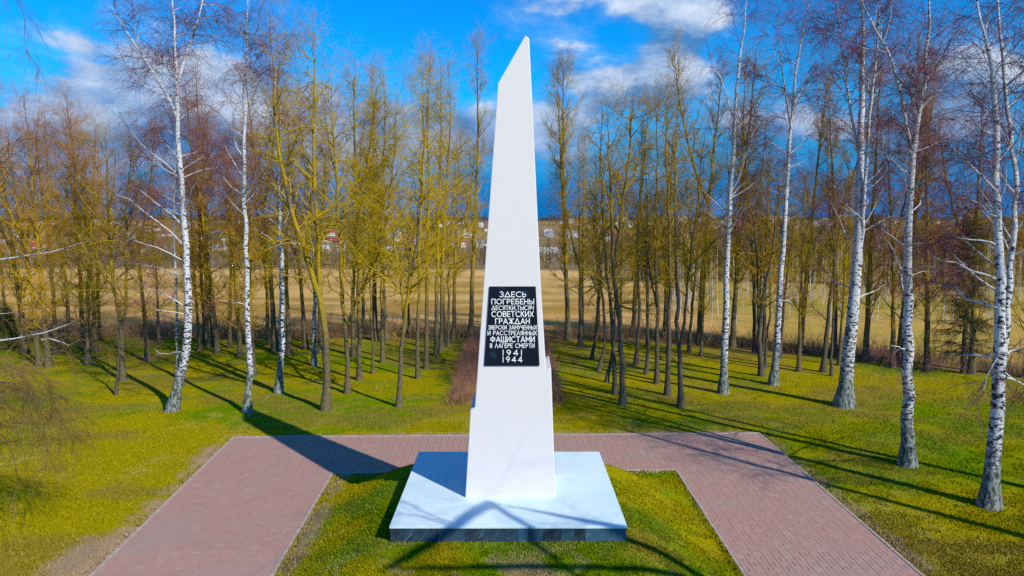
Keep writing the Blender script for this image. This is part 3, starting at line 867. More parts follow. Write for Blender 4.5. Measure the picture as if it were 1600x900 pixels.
NAME = {'birch': 'birch_tree', 'lichen': 'linden_tree', 'dark': 'linden_tree', 'poplar': 'poplar_tree', 'small': 'young_tree'}
TREES = [
    # ---- birches left
    ('birch', 'birch with a bent foot, standing alone left of the paved corner', [([(268, 641), (279, 602), (288, 565), (294, 520), (296, 470), (293, 420), (287, 340), (283, 270), (279, 215), (275, 150), (274, 80), (270, 0), (266, -70)], 17, 4),
        ([(279, 190), (262, 148), (240, 115), (215, 75), (195, 45), (176, 14)], 6, 2), ([(278, 130), (287, 95), (300, 60), (314, 15), (322, -40)], 5, 2)],
        [([(279, 274), (245, 247), (215, 224), (195, 195), (184, 168)], 3.5), ([(283, 350), (256, 325), (228, 303), (178, 278)], 3), ([(285, 382), (250, 347), (212, 318), (150, 286)], 3.5), ([(287, 408), (240, 382), (196, 366), (160, 368)], 3),
         ([(291, 480), (262, 463), (230, 447), (205, 430)], 3), ([(291, 492), (255, 489), (230, 474), (212, 458)], 2.5), ([(289, 432), (255, 418), (210, 412), (158, 396)], 2.5), ([(284, 550), (264, 555), (240, 545), (222, 541)], 2.5), ([(285, 330), (305, 290), (320, 250), (335, 232)], 3)]),
    ('birch', 'slim straight birch whose foot meets the tip of the obelisk shadow', [([(386, 644), (390, 590), (389, 520), (387, 460), (385, 400), (383, 330), (381, 250), (382, 150), (385, 60), (387, 0), (388, -60)], 12, 3)],
        [([(386, 480), (365, 470), (345, 472)], 2), ([(383, 300), (405, 265), (425, 255)], 2.5)]),
    ('birch', 'birch with a dark widened foot, right of the slim straight birch', [([(435, 613), (439, 575), (440, 500), (440, 430), (437, 350), (434, 280), (430, 200), (431, 110), (434, 40)], 12, 2.5)], []),
    ('birch', 'short-looking birch trunk just left of the big leaning linden', [([(491, 571), (491, 500), (492, 450), (490, 400), (488, 330), (490, 240), (494, 150)], 9, 2)], []),
    ('birch', 'thin birch showing behind the bent birch', [([(277, 590), (276, 540), (276, 480), (274, 430), (271, 360), (273, 260), (276, 180)], 6, 1.5)], []),
    # ---- birches right
    ('birch', 'slender white birch nearest to the obelisk on the right lawn', [([(1130, 614), (1132, 570), (1133, 500), (1136, 440), (1138, 380), (1143, 280), (1147, 200), (1153, 120), (1160, 60), (1166, 0), (1170, -60)], 14, 3)],
        [([(1142, 300), (1165, 250), (1180, 200), (1190, 150)], 3), ([(1148, 190), (1130, 130), (1112, 90), (1100, 55)], 3)]),
    ('birch', 'white birch leaning slightly right beside the twin-stemmed dark tree', [([(1208, 601), (1213, 560), (1216, 500), (1220, 430), (1227, 340), (1231, 270), (1235, 200), (1242, 120), (1250, 70), (1262, 20), (1272, -40)], 13, 2.5),
        ([(1236, 200), (1226, 140), (1219, 85), (1216, 20)], 4, 1.5)], [([(1217, 472), (1240, 465), (1258, 462)], 2), ([(1238, 170), (1260, 130), (1272, 90)], 2.5)]),
    ('birch', 'stout birch with a flared foot and two stems, third birch on the right', [([(1319, 634), (1322, 600), (1326, 560), (1331, 510), (1335, 450), (1340, 400), (1342, 350), (1342, 300), (1343, 240), (1346, 180), (1348, 100), (1348, 0), (1346, -90)], 25, 5),
        ([(1334, 480), (1345, 390), (1352, 300), (1356, 200), (1368, 100), (1376, 0), (1380, -60)], 8, 3), ([(1343, 245), (1330, 180), (1318, 90), (1308, 20), (1304, -30)], 5, 2)],
        [([(1336, 455), (1310, 448), (1290, 430), (1280, 410)], 3), ([(1341, 465), (1370, 458), (1392, 440)], 3), ([(1340, 395), (1318, 360), (1300, 320), (1285, 290)], 3), ([(1345, 250), (1370, 210), (1400, 190)], 3)]),
    ('birch', 'birch with a dark rough foot standing free on the open right lawn', [([(1418, 726), (1420, 690), (1417, 620), (1418, 560), (1418, 480), (1418, 400), (1419, 350), (1421, 300), (1424, 250), (1428, 205), (1438, 165), (1448, 110), (1452, 50), (1452, 0), (1452, -80)], 22, 5),
        ([(1424, 232), (1412, 170), (1402, 130), (1395, 95), (1375, 60), (1355, 25), (1342, -15)], 7, 3)],
        [([(1418, 470), (1408, 430), (1400, 395), (1390, 375), (1365, 345)], 4), ([(1418, 385), (1395, 372), (1372, 352), (1362, 340)], 3.5), ([(1420, 385), (1445, 376), (1466, 372)], 3), ([(1418, 345), (1440, 300), (1462, 290)], 3),
         ([(1422, 270), (1395, 250), (1372, 232), (1360, 215)], 3), ([(1440, 170), (1465, 140), (1490, 120), (1500, 90)], 3), ([(1418, 435), (1452, 420), (1478, 412)], 2.5), ([(1417, 545), (1395, 540), (1370, 552)], 2.5)]),
    ('birch', 'nearest birch at the right edge, forked into two white stems', [([(1545, 791), (1550, 740), (1556, 660), (1562, 600), (1563, 560), (1561, 520), (1562, 470), (1563, 430), (1561, 380), (1558, 330), (1556, 250), (1555, 180), (1552, 115), (1540, 60), (1530, 20), (1516, -60)], 27, 6),
        ([(1566, 570), (1573, 510), (1576, 450), (1580, 390), (1587, 340), (1594, 300), (1583, 250), (1577, 200), (1572, 150), (1567, 100), (1562, 50), (1558, -10), (1556, -70)], 12, 5)],
        [([(1556, 298), (1520, 265), (1490, 235), (1460, 208), (1440, 190)], 5), ([(1556, 338), (1530, 320), (1500, 300), (1478, 292)], 3), ([(1556, 436), (1516, 419), (1470, 405), (1436, 392)], 5), ([(1559, 482), (1520, 473), (1498, 455), (1478, 445), (1425, 425)], 5),
         ([(1558, 553), (1540, 548), (1515, 558), (1480, 556), (1473, 546)], 5), ([(1570, 556), (1585, 546), (1602, 545), (1640, 560)], 4), ([(1556, 210), (1530, 200), (1500, 188), (1470, 180)], 4), ([(1558, 560), (1540, 600), (1520, 625), (1495, 640)], 3),
         ([(1568, 580), (1590, 600), (1615, 612), (1650, 640)], 3), ([(1572, 590), (1600, 600), (1640, 590)], 4), ([(1583, 250), (1605, 215), (1630, 200)], 4)]),
    # ---- lindens left
    ('lichen', 'big leaning linden with yellow lichen, front of the left group', [([(509, 640), (511, 590), (510, 530), (506, 492), (499, 458), (489, 430), (472, 380), (455, 330), (443, 280), (432, 220), (428, 150), (425, 80), (420, 20)], 14, 3),
        ([(500, 462), (498, 400), (495, 340), (490, 280), (489, 200), (492, 110), (490, 40)], 9, 2.5)], [([(455, 330), (430, 300), (415, 270), (400, 255)], 4), ([(440, 265), (462, 225), (475, 190)], 4), ([(497, 390), (520, 350), (535, 320)], 3)]),
    ('lichen', 'linden forking low into a wide V, right of the leaning linden', [([(543, 614), (543, 560), (541, 508), (536, 470), (531, 400), (528, 300), (520, 200), (516, 110)], 9, 2.5), ([(543, 510), (553, 478), (568, 440), (585, 410), (598, 380), (606, 330), (615, 250), (622, 150)], 6, 2)], []),
    ('lichen', 'straight grey linden just right of the V-forked linden', [([(562, 593), (561, 540), (561, 470), (560, 400), (558, 330), (556, 260), (552, 180), (556, 90)], 9, 2.5), ([(559, 370), (568, 300), (580, 220), (590, 130)], 5, 2)], []),
    ('lichen', 'very thin pole-like linden in the left group', [([(583, 583), (581, 520), (579, 460), (577, 400), (580, 300), (578, 200)], 5, 1.5)], []),
    ('lichen', 'linden with a slight lean behind the thin pole-like linden', [([(598, 566), (597, 520), (597, 450), (594, 380), (597, 300), (602, 200), (600, 110)], 7, 2)], []),
    ('lichen', 'linden with a mossy yellow trunk leaning right, at the front of the left lawn', [([(623, 635), (625, 590), (629, 545), (632, 500), (635, 470), (641, 440), (646, 410), (653, 370), (660, 310), (664, 230), (668, 150)], 9, 2), ([(631, 500), (628, 455), (622, 420), (615, 380), (612, 320)], 5, 1.5)],
        [([(632, 480), (645, 462), (655, 470)], 2), ([(630, 520), (618, 528), (606, 536)], 2)]),
    ('lichen', 'linden right of the mossy leaning one, first of the receding row', [([(653, 591), (651, 550), (653, 500), (655, 450), (655, 400), (658, 300), (662, 200), (660, 110)], 7, 2)], []),
    ('lichen', 'second linden of the row receding beside the hedge', [([(666, 576), (666, 520), (667, 460), (668, 380), (670, 280), (668, 180), (673, 80)], 8, 2)], []),
    ('lichen', 'thick blue-grey linden, third of the row receding beside the hedge', [([(682, 556), (682, 510), (682, 450), (684, 380), (686, 300), (690, 200), (688, 90)], 8, 2)], []),
    ('lichen', 'dark linden close behind the thick blue-grey one', [([(689, 547), (690, 500), (691, 440), (693, 370), (698, 280), (705, 190), (700, 100)], 7, 2)], []),
    ('lichen', 'slim linden before the last shrub row left of the obelisk', [([(700, 541), (701, 490), (701, 440), (703, 370), (710, 280), (716, 200)], 5, 1.5)], []),
    ('poplar', 'tall upright tree with a lichen-gold trunk next to the obelisk, left', [([(735, 528), (737, 470), (740, 400), (743, 320), (748, 220), (746, 130), (745, 58)], 9, 2)], []),
    ('lichen', 'forked dark tree left of the bent birch', [([(192, 594), (191, 560), (190, 520), (189, 500), (182, 475), (177, 445), (172, 380), (168, 300), (165, 200)], 9, 2), ([(190, 508), (197, 485), (198, 450), (195, 390), (200, 300), (206, 210)], 6, 2)], []),
    ('small', 'thin pale young tree in front of the forked dark tree', [([(181, 617), (184, 580), (186, 550), (185, 510), (180, 470), (178, 430)], 5, 1.2)], []),
    # ---- right group
    ('dark', 'thickest front linden right of the obelisk with one long crooked side branch', [([(973, 633), (973, 580), (971, 530), (967, 500), (963, 470), (960, 440), (958, 400), (955, 340), (952, 260), (948, 170)], 11, 3), ([(959, 420), (968, 360), (975, 300), (985, 220), (990, 140)], 6, 2)],
        [([(963, 474), (973, 487), (990, 484), (1008, 486), (1030, 493), (1050, 505)], 5), ([(962, 480), (945, 492), (928, 505)], 3)]),
    ('dark', 'linden leaning left, directly behind the thickest front one', [([(961, 616), (960, 560), (957, 510), (953, 480), (950, 440), (946, 400), (942, 330), (938, 250), (940, 160)], 8, 2.5)], [([(950, 440), (930, 455), (905, 490)], 2.5)]),
    ('dark', 'short slanting linden trunk between the hedge and the front lindens', [([(947, 597), (952, 575), (957, 550), (961, 515), (962, 460), (966, 380), (970, 280)], 6, 2)], []),
    ('dark', 'linden with a kinked foot near the right hedge', [([(935, 579), (940, 560), (945, 540), (948, 527), (946, 512), (942, 480), (938, 420), (932, 340), (930, 240)], 6, 2)], []),
    ('dark', 'linden with a hooked foot at the far end of the right hedge', [([(924, 561), (927, 540), (932, 525), (936, 512), (936, 480), (935, 430), (930, 350), (926, 270)], 5.5, 2)], []),
    ('dark', 'curved linden right of the long crooked branch', [([(993, 570), (996, 540), (999, 500), (998, 460), (996, 420), (998, 340), (1004, 250), (1002, 160)], 7, 2)], []),
    ('dark', 'slim linden with a bow-shaped foot in the right group', [([(1009, 584), (1013, 550), (1013, 500), (1012, 460), (1014, 400), (1010, 320), (1008, 230)], 6, 1.8)], []),
    ('dark', 'straight grey linden in the middle of the right group', [([(1026, 599), (1027, 560), (1027, 500), (1027, 470), (1024, 420), (1022, 350), (1028, 260), (1024, 160)], 8, 2.2), ([(1026, 480), (1018, 440), (1010, 390), (1000, 320)], 4, 1.5)], []),
    ('dark', 'linden one place left of the twin-forked front linden', [([(1043, 617), (1043, 560), (1046, 500), (1048, 450), (1046, 380), (1044, 300), (1040, 210), (1044, 130)], 9, 2.2)], []),
    ('dark', 'dark linden forking narrowly at chest height, front right of the group', [([(1064, 635), (1063, 580), (1060, 530), (1058, 480), (1057, 430), (1056, 380), (1055, 330), (1055, 250), (1060, 160)], 10, 2.5), ([(1062, 545), (1067, 510), (1072, 470), (1077, 425), (1085, 360), (1094, 280), (1100, 200)], 6, 2)], []),
    ('dark', 'twin-stemmed dark tree between the two slim birches', [([(1190, 587), (1188, 560), (1185, 530), (1186, 500), (1192, 470), (1199, 440), (1206, 400), (1214, 330), (1218, 260)], 9, 2), ([(1186, 535), (1184, 480), (1184, 430), (1180, 370), (1170, 290)], 6, 2), ([(1190, 480), (1196, 440), (1190, 380), (1192, 300)], 4, 1.5)], []),
    ('small', 'thin dark tree right behind the twin-stemmed one', [([(1195, 576), (1197, 540), (1199, 508), (1204, 490), (1203, 450), (1198, 400), (1200, 350)], 5, 1.2)], []),
    ('small', 'slim dark tree left of the stout two-stemmed birch', [([(1299, 587), (1300, 540), (1302, 490), (1303, 430), (1306, 350), (1308, 280)], 5, 1.3)], []),
]
for i, (sp, lab, st, li) in enumerate(TREES):
    hero(sp, NAME[sp], lab, st, li, 100 + i, {'birch': 'birches on the lawn', 'small': 'young trees on the lawn'}.get(sp, 'lindens on the lawn'), t0=(.24 if sp == 'lichen' else .30 if sp == 'dark' else None))

# back row: fewer kinds, copied
VAR = {}


def variant(sp, k, rust=False):
    if (sp, k, rust) not in VAR:
        r = np.random.default_rng(k * 31 + 7); Hh = 15.5
        P = [np.array([0, 0, 0.])]
        dx, dy = r.normal(0, .02), r.normal(0, .02)
        for j in range(1, 9):
            dx += r.normal(0, .018); dy += r.normal(0, .018); P.append(P[-1] + np.array([dx, dy, 1]) * Hh / 8)
        st = [(P, taper(.165, .03))]
        if sp != 'poplar' or k % 2:
            j = 3 + k % 2; q = [P[j]]; d = r.normal(0, .2, 2)
            for _ in range(5): q.append(q[-1] + np.array([d[0], d[1], 1]) * 1.75); d *= .75
            st.append((q, taper(.09, .025)))
        VAR[(sp, k, rust)] = tree_meshes(sp, st, [], 500 + k + len(sp) * 10, dens=1.2 if rust else 1.0, t0=.09 if rust else .18, mats=('lichen', 'rust_twig', 'rust_twig') if rust else None)
    return VAR[(sp, k, rust)]


BACK = [  # species, variant, foot pixel, width px, label
    ('lichen', 0, 76, 573, 7, 'grey-green tree trunk behind the long white branch, far left'), ('lichen', 1, 61, 572, 5, 'thin dark tree at the far left, beside the grey-green trunk'),
    ('lichen', 2, 41, 552, 9, 'pale thick tree near the left edge, before the brush'), ('lichen', 1, 138, 570, 5, 'dark pole-like tree between the long white branch and the forked tree'),
    ('lichen', 0, 131, 546, 7, 'pale tree at the lawn edge behind the dark pole-like one'), ('lichen', 3, 88, 553, 5, 'slim tree at the lawn edge right of the grey-green trunk'),
    ('lichen', 2, 150, 549, 4, 'very thin tree at the lawn edge, left of the forked tree'), ('lichen', 3, 231, 564, 5, 'curved slim tree midway between the forked tree and the bent birch'),
    ('lichen', 1, 340, 551, 6, 'dark tree leaning left between the bent birch and the slim straight birch'), ('lichen', 0, 329, 541, 9, 'pale thick tree at the lawn edge right of the bent birch'),
    ('lichen', 3, 321, 536, 4, 'thin tree at the brush line right of the bent birch'), ('lichen', 2, 375, 556, 5, 'thin dark tree just left of the slim straight birch'),
    ('lichen', 0, 396, 587, 5, 'grey slim tree just right of the slim straight birch'), ('lichen', 3, 452, 554, 7, 'mossy tree between the dark-footed birch and the short-looking birch'),
    ('lichen', 1, 430, 548, 9, 'pale thick tree behind the dark-footed birch'), ('lichen', 2, 478, 545, 6, 'dark tree at the lawn edge left of the big leaning linden'),
    ('lichen', 3, 501, 551, 4, 'thin tree right behind the big leaning linden'), ('poplar', 0, 586, 531, 10, 'thick dark tree at the brush line behind the thin pole-like linden'),
    ('lichen', 1, 604, 534, 6, 'tree at the brush line left of the mossy leaning linden'), ('lichen', 3, 552, 556, 5, 'slim tree behind the V-forked linden'),
    ('lichen', 2, 708, 531, 4, 'thin tree in the brush, last before the obelisk on the left'),
    ('poplar', 1, 888, 531, 9, 'tall upright gold-barked tree nearest to the obelisk, right'), ('dark', 0, 907, 541, 5, 'slim tree beside the tall gold-barked one right of the obelisk'),
    ('poplar', 2, 988, 526, 8, 'tall upright tree at the lawn edge behind the curved linden'), ('poplar', 0, 1038, 528, 6, 'upright tree at the lawn edge behind the middle of the right group'),
    ('poplar', 3, 1092, 538, 9, 'tall dark tree at the lawn edge left of the first right birch'), ('poplar', 1, 1144, 543, 9, 'tall dark tree at the lawn edge right of the first right birch'),
    ('dark', 1, 1180, 551, 5, 'thin trunk at the lawn edge left of the twin-stemmed tree'), ('dark', 0, 1193, 549, 6, 'dark trunk at the lawn edge behind the twin-stemmed tree'),
    ('poplar', 2, 1249, 553, 9, 'tall dark tree midway between the second and third right birches'), ('poplar', 3, 1303, 553, 8, 'tall dark tree behind the slim dark one, left of the stout birch'),
    ('poplar', 0, 1352, 565, 9, 'tall dark tree at the lawn edge right of the stout birch'), ('poplar', 1, 1403, 569, 10, 'thick dark tree at the lawn edge left of the free-standing birch'),
    ('dark', 1, 1394, 574, 4, 'thin stem beside the thick dark tree left of the free-standing birch'), ('poplar', 2, 1449, 579, 9, 'dark tree at the lawn edge right of the free-standing birch'),
    ('dark', 0, 1517, 583, 7, 'dark trunk right of the spruce'), ('poplar', 3, 1606, 590, 9, 'dark tree cut by the right edge behind the forked birch'),
]
for i, (sp, k, x, y, w, lab) in enumerate(BACK):
    p = g(x, y); r = w * p[1] / F / 2
    s = max(.72, min(1.08, r / .165)) * (1 + .06 * math.sin(i * 5.1)); s = .6 * s + .4 * (.95 if w > 6 else .8)
    put_tree(NAME[sp], variant(sp, k, x < 400 or x > 1340), p, lab, 'tree', 'trees along the lawn edge', i * 1.93, s)

# many thin stems of the belt that the photograph does not let one tell apart
rb = np.random.default_rng(91)
for side, lo, hi, n in (('left', -20, 735, 11), ('right', 880, 1340, 13)):
    for i in range(n):
        x = lo + (hi - lo) * (i + rb.uniform(.1, .9)) / n; p0 = g(x, 535)
        Y = float(edge(np.array([(x - 800) / F * 39.0]))[0]) + rb.uniform(-3.5, 2.0); X = (x - 800) / F * Y
        sp = 'lichen' if side == 'left' else ('dark' if i % 2 else 'poplar')
        put_tree('young_tree', variant(sp, i % 4 if sp == 'lichen' else i % 2, x < 400), (X, Y, ZG(X, Y)), 'thin bare tree in the belt along the lawn edge %s of the obelisk' % side, 'tree', 'thin trees of the belt %s of the obelisk' % side, rb.uniform(0, 6.28), rb.uniform(.5, .78))

# trees outside the frame that reach into it or shade it
rngx = np.random.default_rng(77)


def free_tree(label, base, stems, limbs, seed, sp='birch', **kw):
    base = np.asarray(base, float)
    S = [([np.asarray(p) - base for p in pts], taper(a, b)) for pts, a, b in stems]
    L = [([np.asarray(p) - base for p in pts], [a * .75, a * .45, .004]) for pts, a in limbs]
    put_tree(NAME[sp], tree_meshes(sp, S, L, seed, **kw), base, label, 'tree', 'birches outside the frame')


YL = 17.5
rl = np.random.default_rng(55)
BUSH = []
for k in range(6):
    Yb = rl.uniform(13.6, 15.4); x1, y1 = rl.uniform(5, 95), rl.uniform(565, 650); x2 = x1 + rl.uniform(5, 40); y2 = y1 + rl.uniform(40, 110)
    BUSH.append(([at(-130, y1 - 10, Yb), at(-40, y1 - 25, Yb), at(x1, y1, Yb), at((x1 + x2) / 2 + 6, (y1 + y2) / 2, Yb), at(x2, y2, Yb)], .011))
free_tree('birch left of the picture whose white lower branches reach into it', (-14.6, YL, 0),
          [([(-14.6, YL, 0), (-14.5, YL, 4), (-14.4, YL - .2, 8), (-14.5, YL, 12), (-14.3, YL, 16)], .17, .05)],
          [([at(-120, 440, YL), at(0, 405, YL), at(60, 397, YL), at(120, 385, YL), at(185, 362, YL)], .045), ([at(-120, 545, YL), at(0, 527, YL), at(65, 531, YL), at(105, 517, YL), at(150, 482, YL)], .05),
           ([at(-120, 500, YL - .6), at(0, 489, YL - .6), at(40, 494, YL - .6), at(75, 478, YL - .6)], .03), ([at(65, 531, YL), at(95, 536, YL), at(128, 538, YL), at(155, 523, YL)], .022), ([at(-120, 270, YL), at(0, 222, YL), at(45, 215, YL), at(90, 203, YL)], .03),
           ([at(-120, 300, YL), at(0, 262, YL), at(20, 250, YL), at(40, 225, YL)], .03), ([at(-120, 640, 15), at(0, 618, 15), at(25, 610, 15), at(60, 600, 15)], .03),
           ([at(-120, 600, 14.5), at(-20, 575, 14.5), at(30, 590, 14.5), at(70, 640, 14.5), at(95, 700, 14.5)], .014), ([at(-120, 620, 14), at(-20, 600, 14), at(20, 640, 14), at(45, 700, 14), at(50, 750, 14)], .014),
           ([at(-120, 20, 15), at(-30, -40, 15), at(15, -50, 15), at(40, 20, 15), at(44, 80, 15)], .018), ([at(-120, 610, 14.8), at(-20, 585, 14.8), at(40, 600, 14.8), at(85, 650, 14.8), at(110, 690, 14.8)], .012), ([at(-120, 590, 15), at(0, 570, 15), at(60, 575, 15), at(110, 610, 15), at(128, 660, 15)], .012), ([at(-120, 650, 14), at(-20, 640, 14), at(15, 680, 14), at(30, 730, 14), at(32, 770, 14)], .012), ([at(-120, 360, YL), at(0, 352, YL), at(30, 340, YL), at(38, 322, YL)], .02)] + BUSH, 801, mats=('birch', 'birch_branch', 'bush_twig'))
# behind the camera on the right: its crooked crown shades the front of the plinth


def cast(x, y, z, h):                    # the point at height h whose shadow falls on the pixel at level z
    p = g(x, y, z); t = (h - z) / SUND[2]
    return p + SUND * t


A_ = [cast(1250, 985, .1, 6.0), cast(1130, 900, .35, 7.6), cast(985, 838, 1.0, 8.6), cast(870, 806, 1.2, 9.3), cast(768, 786, 1.2, 10.0)]
bt = A_[0] + np.array([1.2, -1.6, 0]); bt[2] = 0
free_tree('crooked birch behind the viewpoint that shades the front of the plinth', bt,
          [([bt, bt + np.array([-.2, .3, 3]), A_[0], A_[1], A_[2], A_[3], A_[4]], .2, .12), ([A_[4], cast(735, 803, 1.2, 9.6), cast(692, 836, 1.2, 9.0), cast(640, 868, .9, 8.6), cast(590, 895, .8, 8.2)], .12, .08),
           ([A_[4], cast(806, 812, 1.2, 9.8), cast(845, 845, 1.0, 9.5), cast(890, 890, .85, 9.2), cast(960, 930, .8, 8.9)], .08, .05),
           ([cast(1160, 912, .3, 7.3), cast(1000, 890, .8, 8.0), cast(850, 884, .85, 8.6), cast(700, 888, .8, 9.2), cast(560, 900, .6, 9.6)], .10, .07)], [], 802, dens=.35)
free_tree('birch just right of the picture, level with the forked birch', (16.0, 15.2, 0), [([(16.0, 15.2, 0), (16.1, 15.2, 5), (16, 15.3, 10), (16.2, 15.2, 16)], .17, .05)], [], 803, dens=.45)
free_tree('birch right of the viewpoint whose branches shade the right paving', (15.0, 11.0, 0), [([(15, 11, 0), (15.1, 11, 5), (15, 11.1, 10), (15.1, 11, 15)], .19, .05)], [], 804, dens=.8, lenf=1.3)


# ------------------------------------------------------------------ hedges and brush
def twig_mass(P0, h, spread, rng, r=.006, n=4, forks=2):
    N = len(P0); d = rng.normal(0, spread, (N, 3)); d[:, 2] = 1; d /= np.linalg.norm(d, axis=1, keepdims=True)
    P = np.zeros((N, n, 3)); P[:, 0] = P0; st = (h / (n - 1))[:, None]
    for k in range(1, n):
        d = d + rng.normal(0, .16, (N, 3)); d[:, 2] += .05; d /= np.linalg.norm(d, axis=1, keepdims=True); P[:, k] = P[:, k - 1] + d * st
    R = np.linspace(r, r * .4, n)[None].repeat(N, 0)
    b = Batch(); b.tubes(P, R, 3, True)
    par = np.repeat(np.arange(N), forks); t = rng.uniform(.25, .9, len(par))
    K, KR = kids(P, R, par, t, np.radians(rng.uniform(15, 50, len(par))), h[par] * rng.uniform(.25, .5, len(par)), 3, np.full(len(par), r * .7), .05, .15, rng)
    b.tubes(K, KR, 3, True)
    return b


def hedge(name, label, x0, x1, y0, y1, n, hlo, hhi, mat, seed, spread=.22, r=.006, line=None):
    rng = np.random.default_rng(seed)
    X = rng.uniform(x0, x1, n); Y = rng.uniform(y0, y1, n)
    if line is not None: Y = line(X) + rng.uniform(y0, y1, n)
    clump = fbm(X / 1.1, Y / 1.1, seed, 3); keep = clump > (.36 if line is not None else .18); X, Y, clump = X[keep], Y[keep], clump[keep]
    o = np.array([(x0 + x1) / 2, float(np.mean(Y)), 0]); Z = height(X, Y)
    h = rng.uniform(hlo, hhi, len(X)) * (.55 + .9 * clump)
    b = twig_mass(np.stack([X, Y, Z], -1) - o, h, spread, rng, r)
    t = thing(name, o, label, 'hedge')
    link('stems', b.mesh('stems', mat), t, kind='stuff')


hedge('clipped_hedge', 'bare reddish-brown hedge running back from the obelisk, left side', -2.4, -1.5, 25.8, 39.5, 1700, .5, .9, M['shrub'], 11)
hedge('clipped_hedge', 'bare reddish-brown hedge running back from the obelisk, right side', 1.25, 1.95, 25.8, 39.5, 1300, .45, .8, M['shrub'], 12)
hedge('brush_hedge', 'dry brown brush along the lawn edge left of the obelisk', -34, -1.5, .2, 3.2, 4200, .5, 1.7, M['brush'], 13, .4, .007, edge)
hedge('brush_hedge', 'dry brown brush along the lawn edge right of the obelisk', 1.5, 30, .2, 2.6, 3800, .5, 1.4, M['brush'], 14, .4, .007, edge)

# thicket of young birches beyond the lawn on the right
SAP = []
for k in range(5):
    r = np.random.default_rng(60 + k); hgt = r.uniform(3.6, 5.8)
    P = [np.array([0, 0, 0.])]
    for j in range(5): P.append(P[-1] + np.array([r.normal(0, .05), r.normal(0, .05), 1]) * hgt / 5)
    b = Batch(); b.tubes(resample(P, 7)[None], np.linspace(.030, .009, 7)[None], 5); tm = b.mesh('trunk', M['birch_branch'], True, 'rad')
    P0 = resample(P, 7)[None]; R0 = np.linspace(.030, .009, 7)[None]; n = 34; t = r.uniform(.2, .98, n)
    K, KR = kids(P0, R0, np.zeros(n, int), t, np.radians(r.uniform(25, 50, n)), 1.5 * (1.2 - t), 4, np.full(n, .008), .06, .14, r)
    pr = np.repeat(np.arange(n), 3); K2, KR2 = kids(K, KR, pr, r.uniform(.2, 1, len(pr)), np.radians(r.uniform(25, 50, len(pr))), r.uniform(.2, .6, len(pr)), 3, np.full(len(pr), .005), 0, .15, r)
    b = Batch(); b.tubes(K, KR, 3, True); b.tubes(K2, KR2, 3, True); SAP.append((tm, b.mesh('twigs', M['lichen_twig'])))
r = np.random.default_rng(8)
for i in range(210):
    x = r.uniform(1050, 1600); Y = r.uniform(45, 85); X = (x - 800) / F * Y
    if Y < float(edge(np.array([X]))[0]) + 6: Y += 6
    X = (x - 800) / F * Y
    t = thing('birch_sapling', (X, Y, ZG(X, Y)), 'thin pale birch sapling in the thicket beyond the right lawn', 'sapling', 'birch saplings beyond the lawn')
    s = r.uniform(.75, 1.2); t.scale = (s, s, s); t.rotation_euler = (0, 0, r.uniform(0, 6))
    a, b_ = SAP[i % 5]; link('trunk', a, t); link('twigs', b_, t, kind='stuff')


# spruces
def spruce(label, base, H_, seed, rmax, nm='needle'):
    r = np.random.default_rng(seed); P = np.array([[0, 0, H_ * s] for s in np.linspace(0, 1, 8)]); P[1:, :2] += r.normal(0, .03, (7, 2))
    R = np.linspace(.13, .015, 8)
    t = thing('spruce_tree', base, label, 'tree')
    b = Batch(); b.tubes(P[None], R[None], 7); link('trunk', b.mesh('trunk', M['dark'], True), t)
    n = 170; tt = np.sort(r.uniform(.12, .98, n))
    K, KR = kids(P[None], R[None], np.zeros(n, int), tt, np.radians(r.uniform(75, 100, n)), rmax * (1.05 - tt) * r.uniform(.7, 1.1, n), 6, np.full(n, .02), -.05, .06, r)
    pr = np.repeat(np.arange(n), 20); K2, KR2 = kids(K, KR, pr, r.uniform(.1, 1, len(pr)), np.radians(r.uniform(35, 70, len(pr))), r.uniform(.2, .5, len(pr)), 3, np.full(len(pr), .012), -.14, .1, r)
    b = Batch(); b.tubes(K, KR, 3, True); b.tubes(K2, KR2, 3, True); link('branches', b.mesh('branches', M['dark_twig'], True), t, kind='stuff')
    m = len(K2); pr = np.repeat(np.arange(m), 9); K3, KR3 = kids(K2, KR2, pr, r.uniform(0, 1, len(pr)), np.radians(r.uniform(40, 70, len(pr))), r.uniform(.10, .22, len(pr)), 2, np.full(len(pr), .024), -.15, .1, r)
    b = Batch(); b.tubes(K3, KR3, 3, True); link('needles', b.mesh('needles', M[nm]), t, kind='stuff')


M['needle'] = m_plain('spruce_needle', (.040, .058, .018), .7, .4, 1.0)
M['needle_pale'] = m_plain('young_spruce_needle', (.20, .24, .03), .7, .4, 1.0)
spruce('dark spruce at the lawn edge left of the forked birch', g(1504, 583), 7.5, 5, 2.4)
spruce('small green spruce in the brush at the left edge', (-27.2, 37.5, 0), 2.3, 6, 1.0, 'needle_pale')


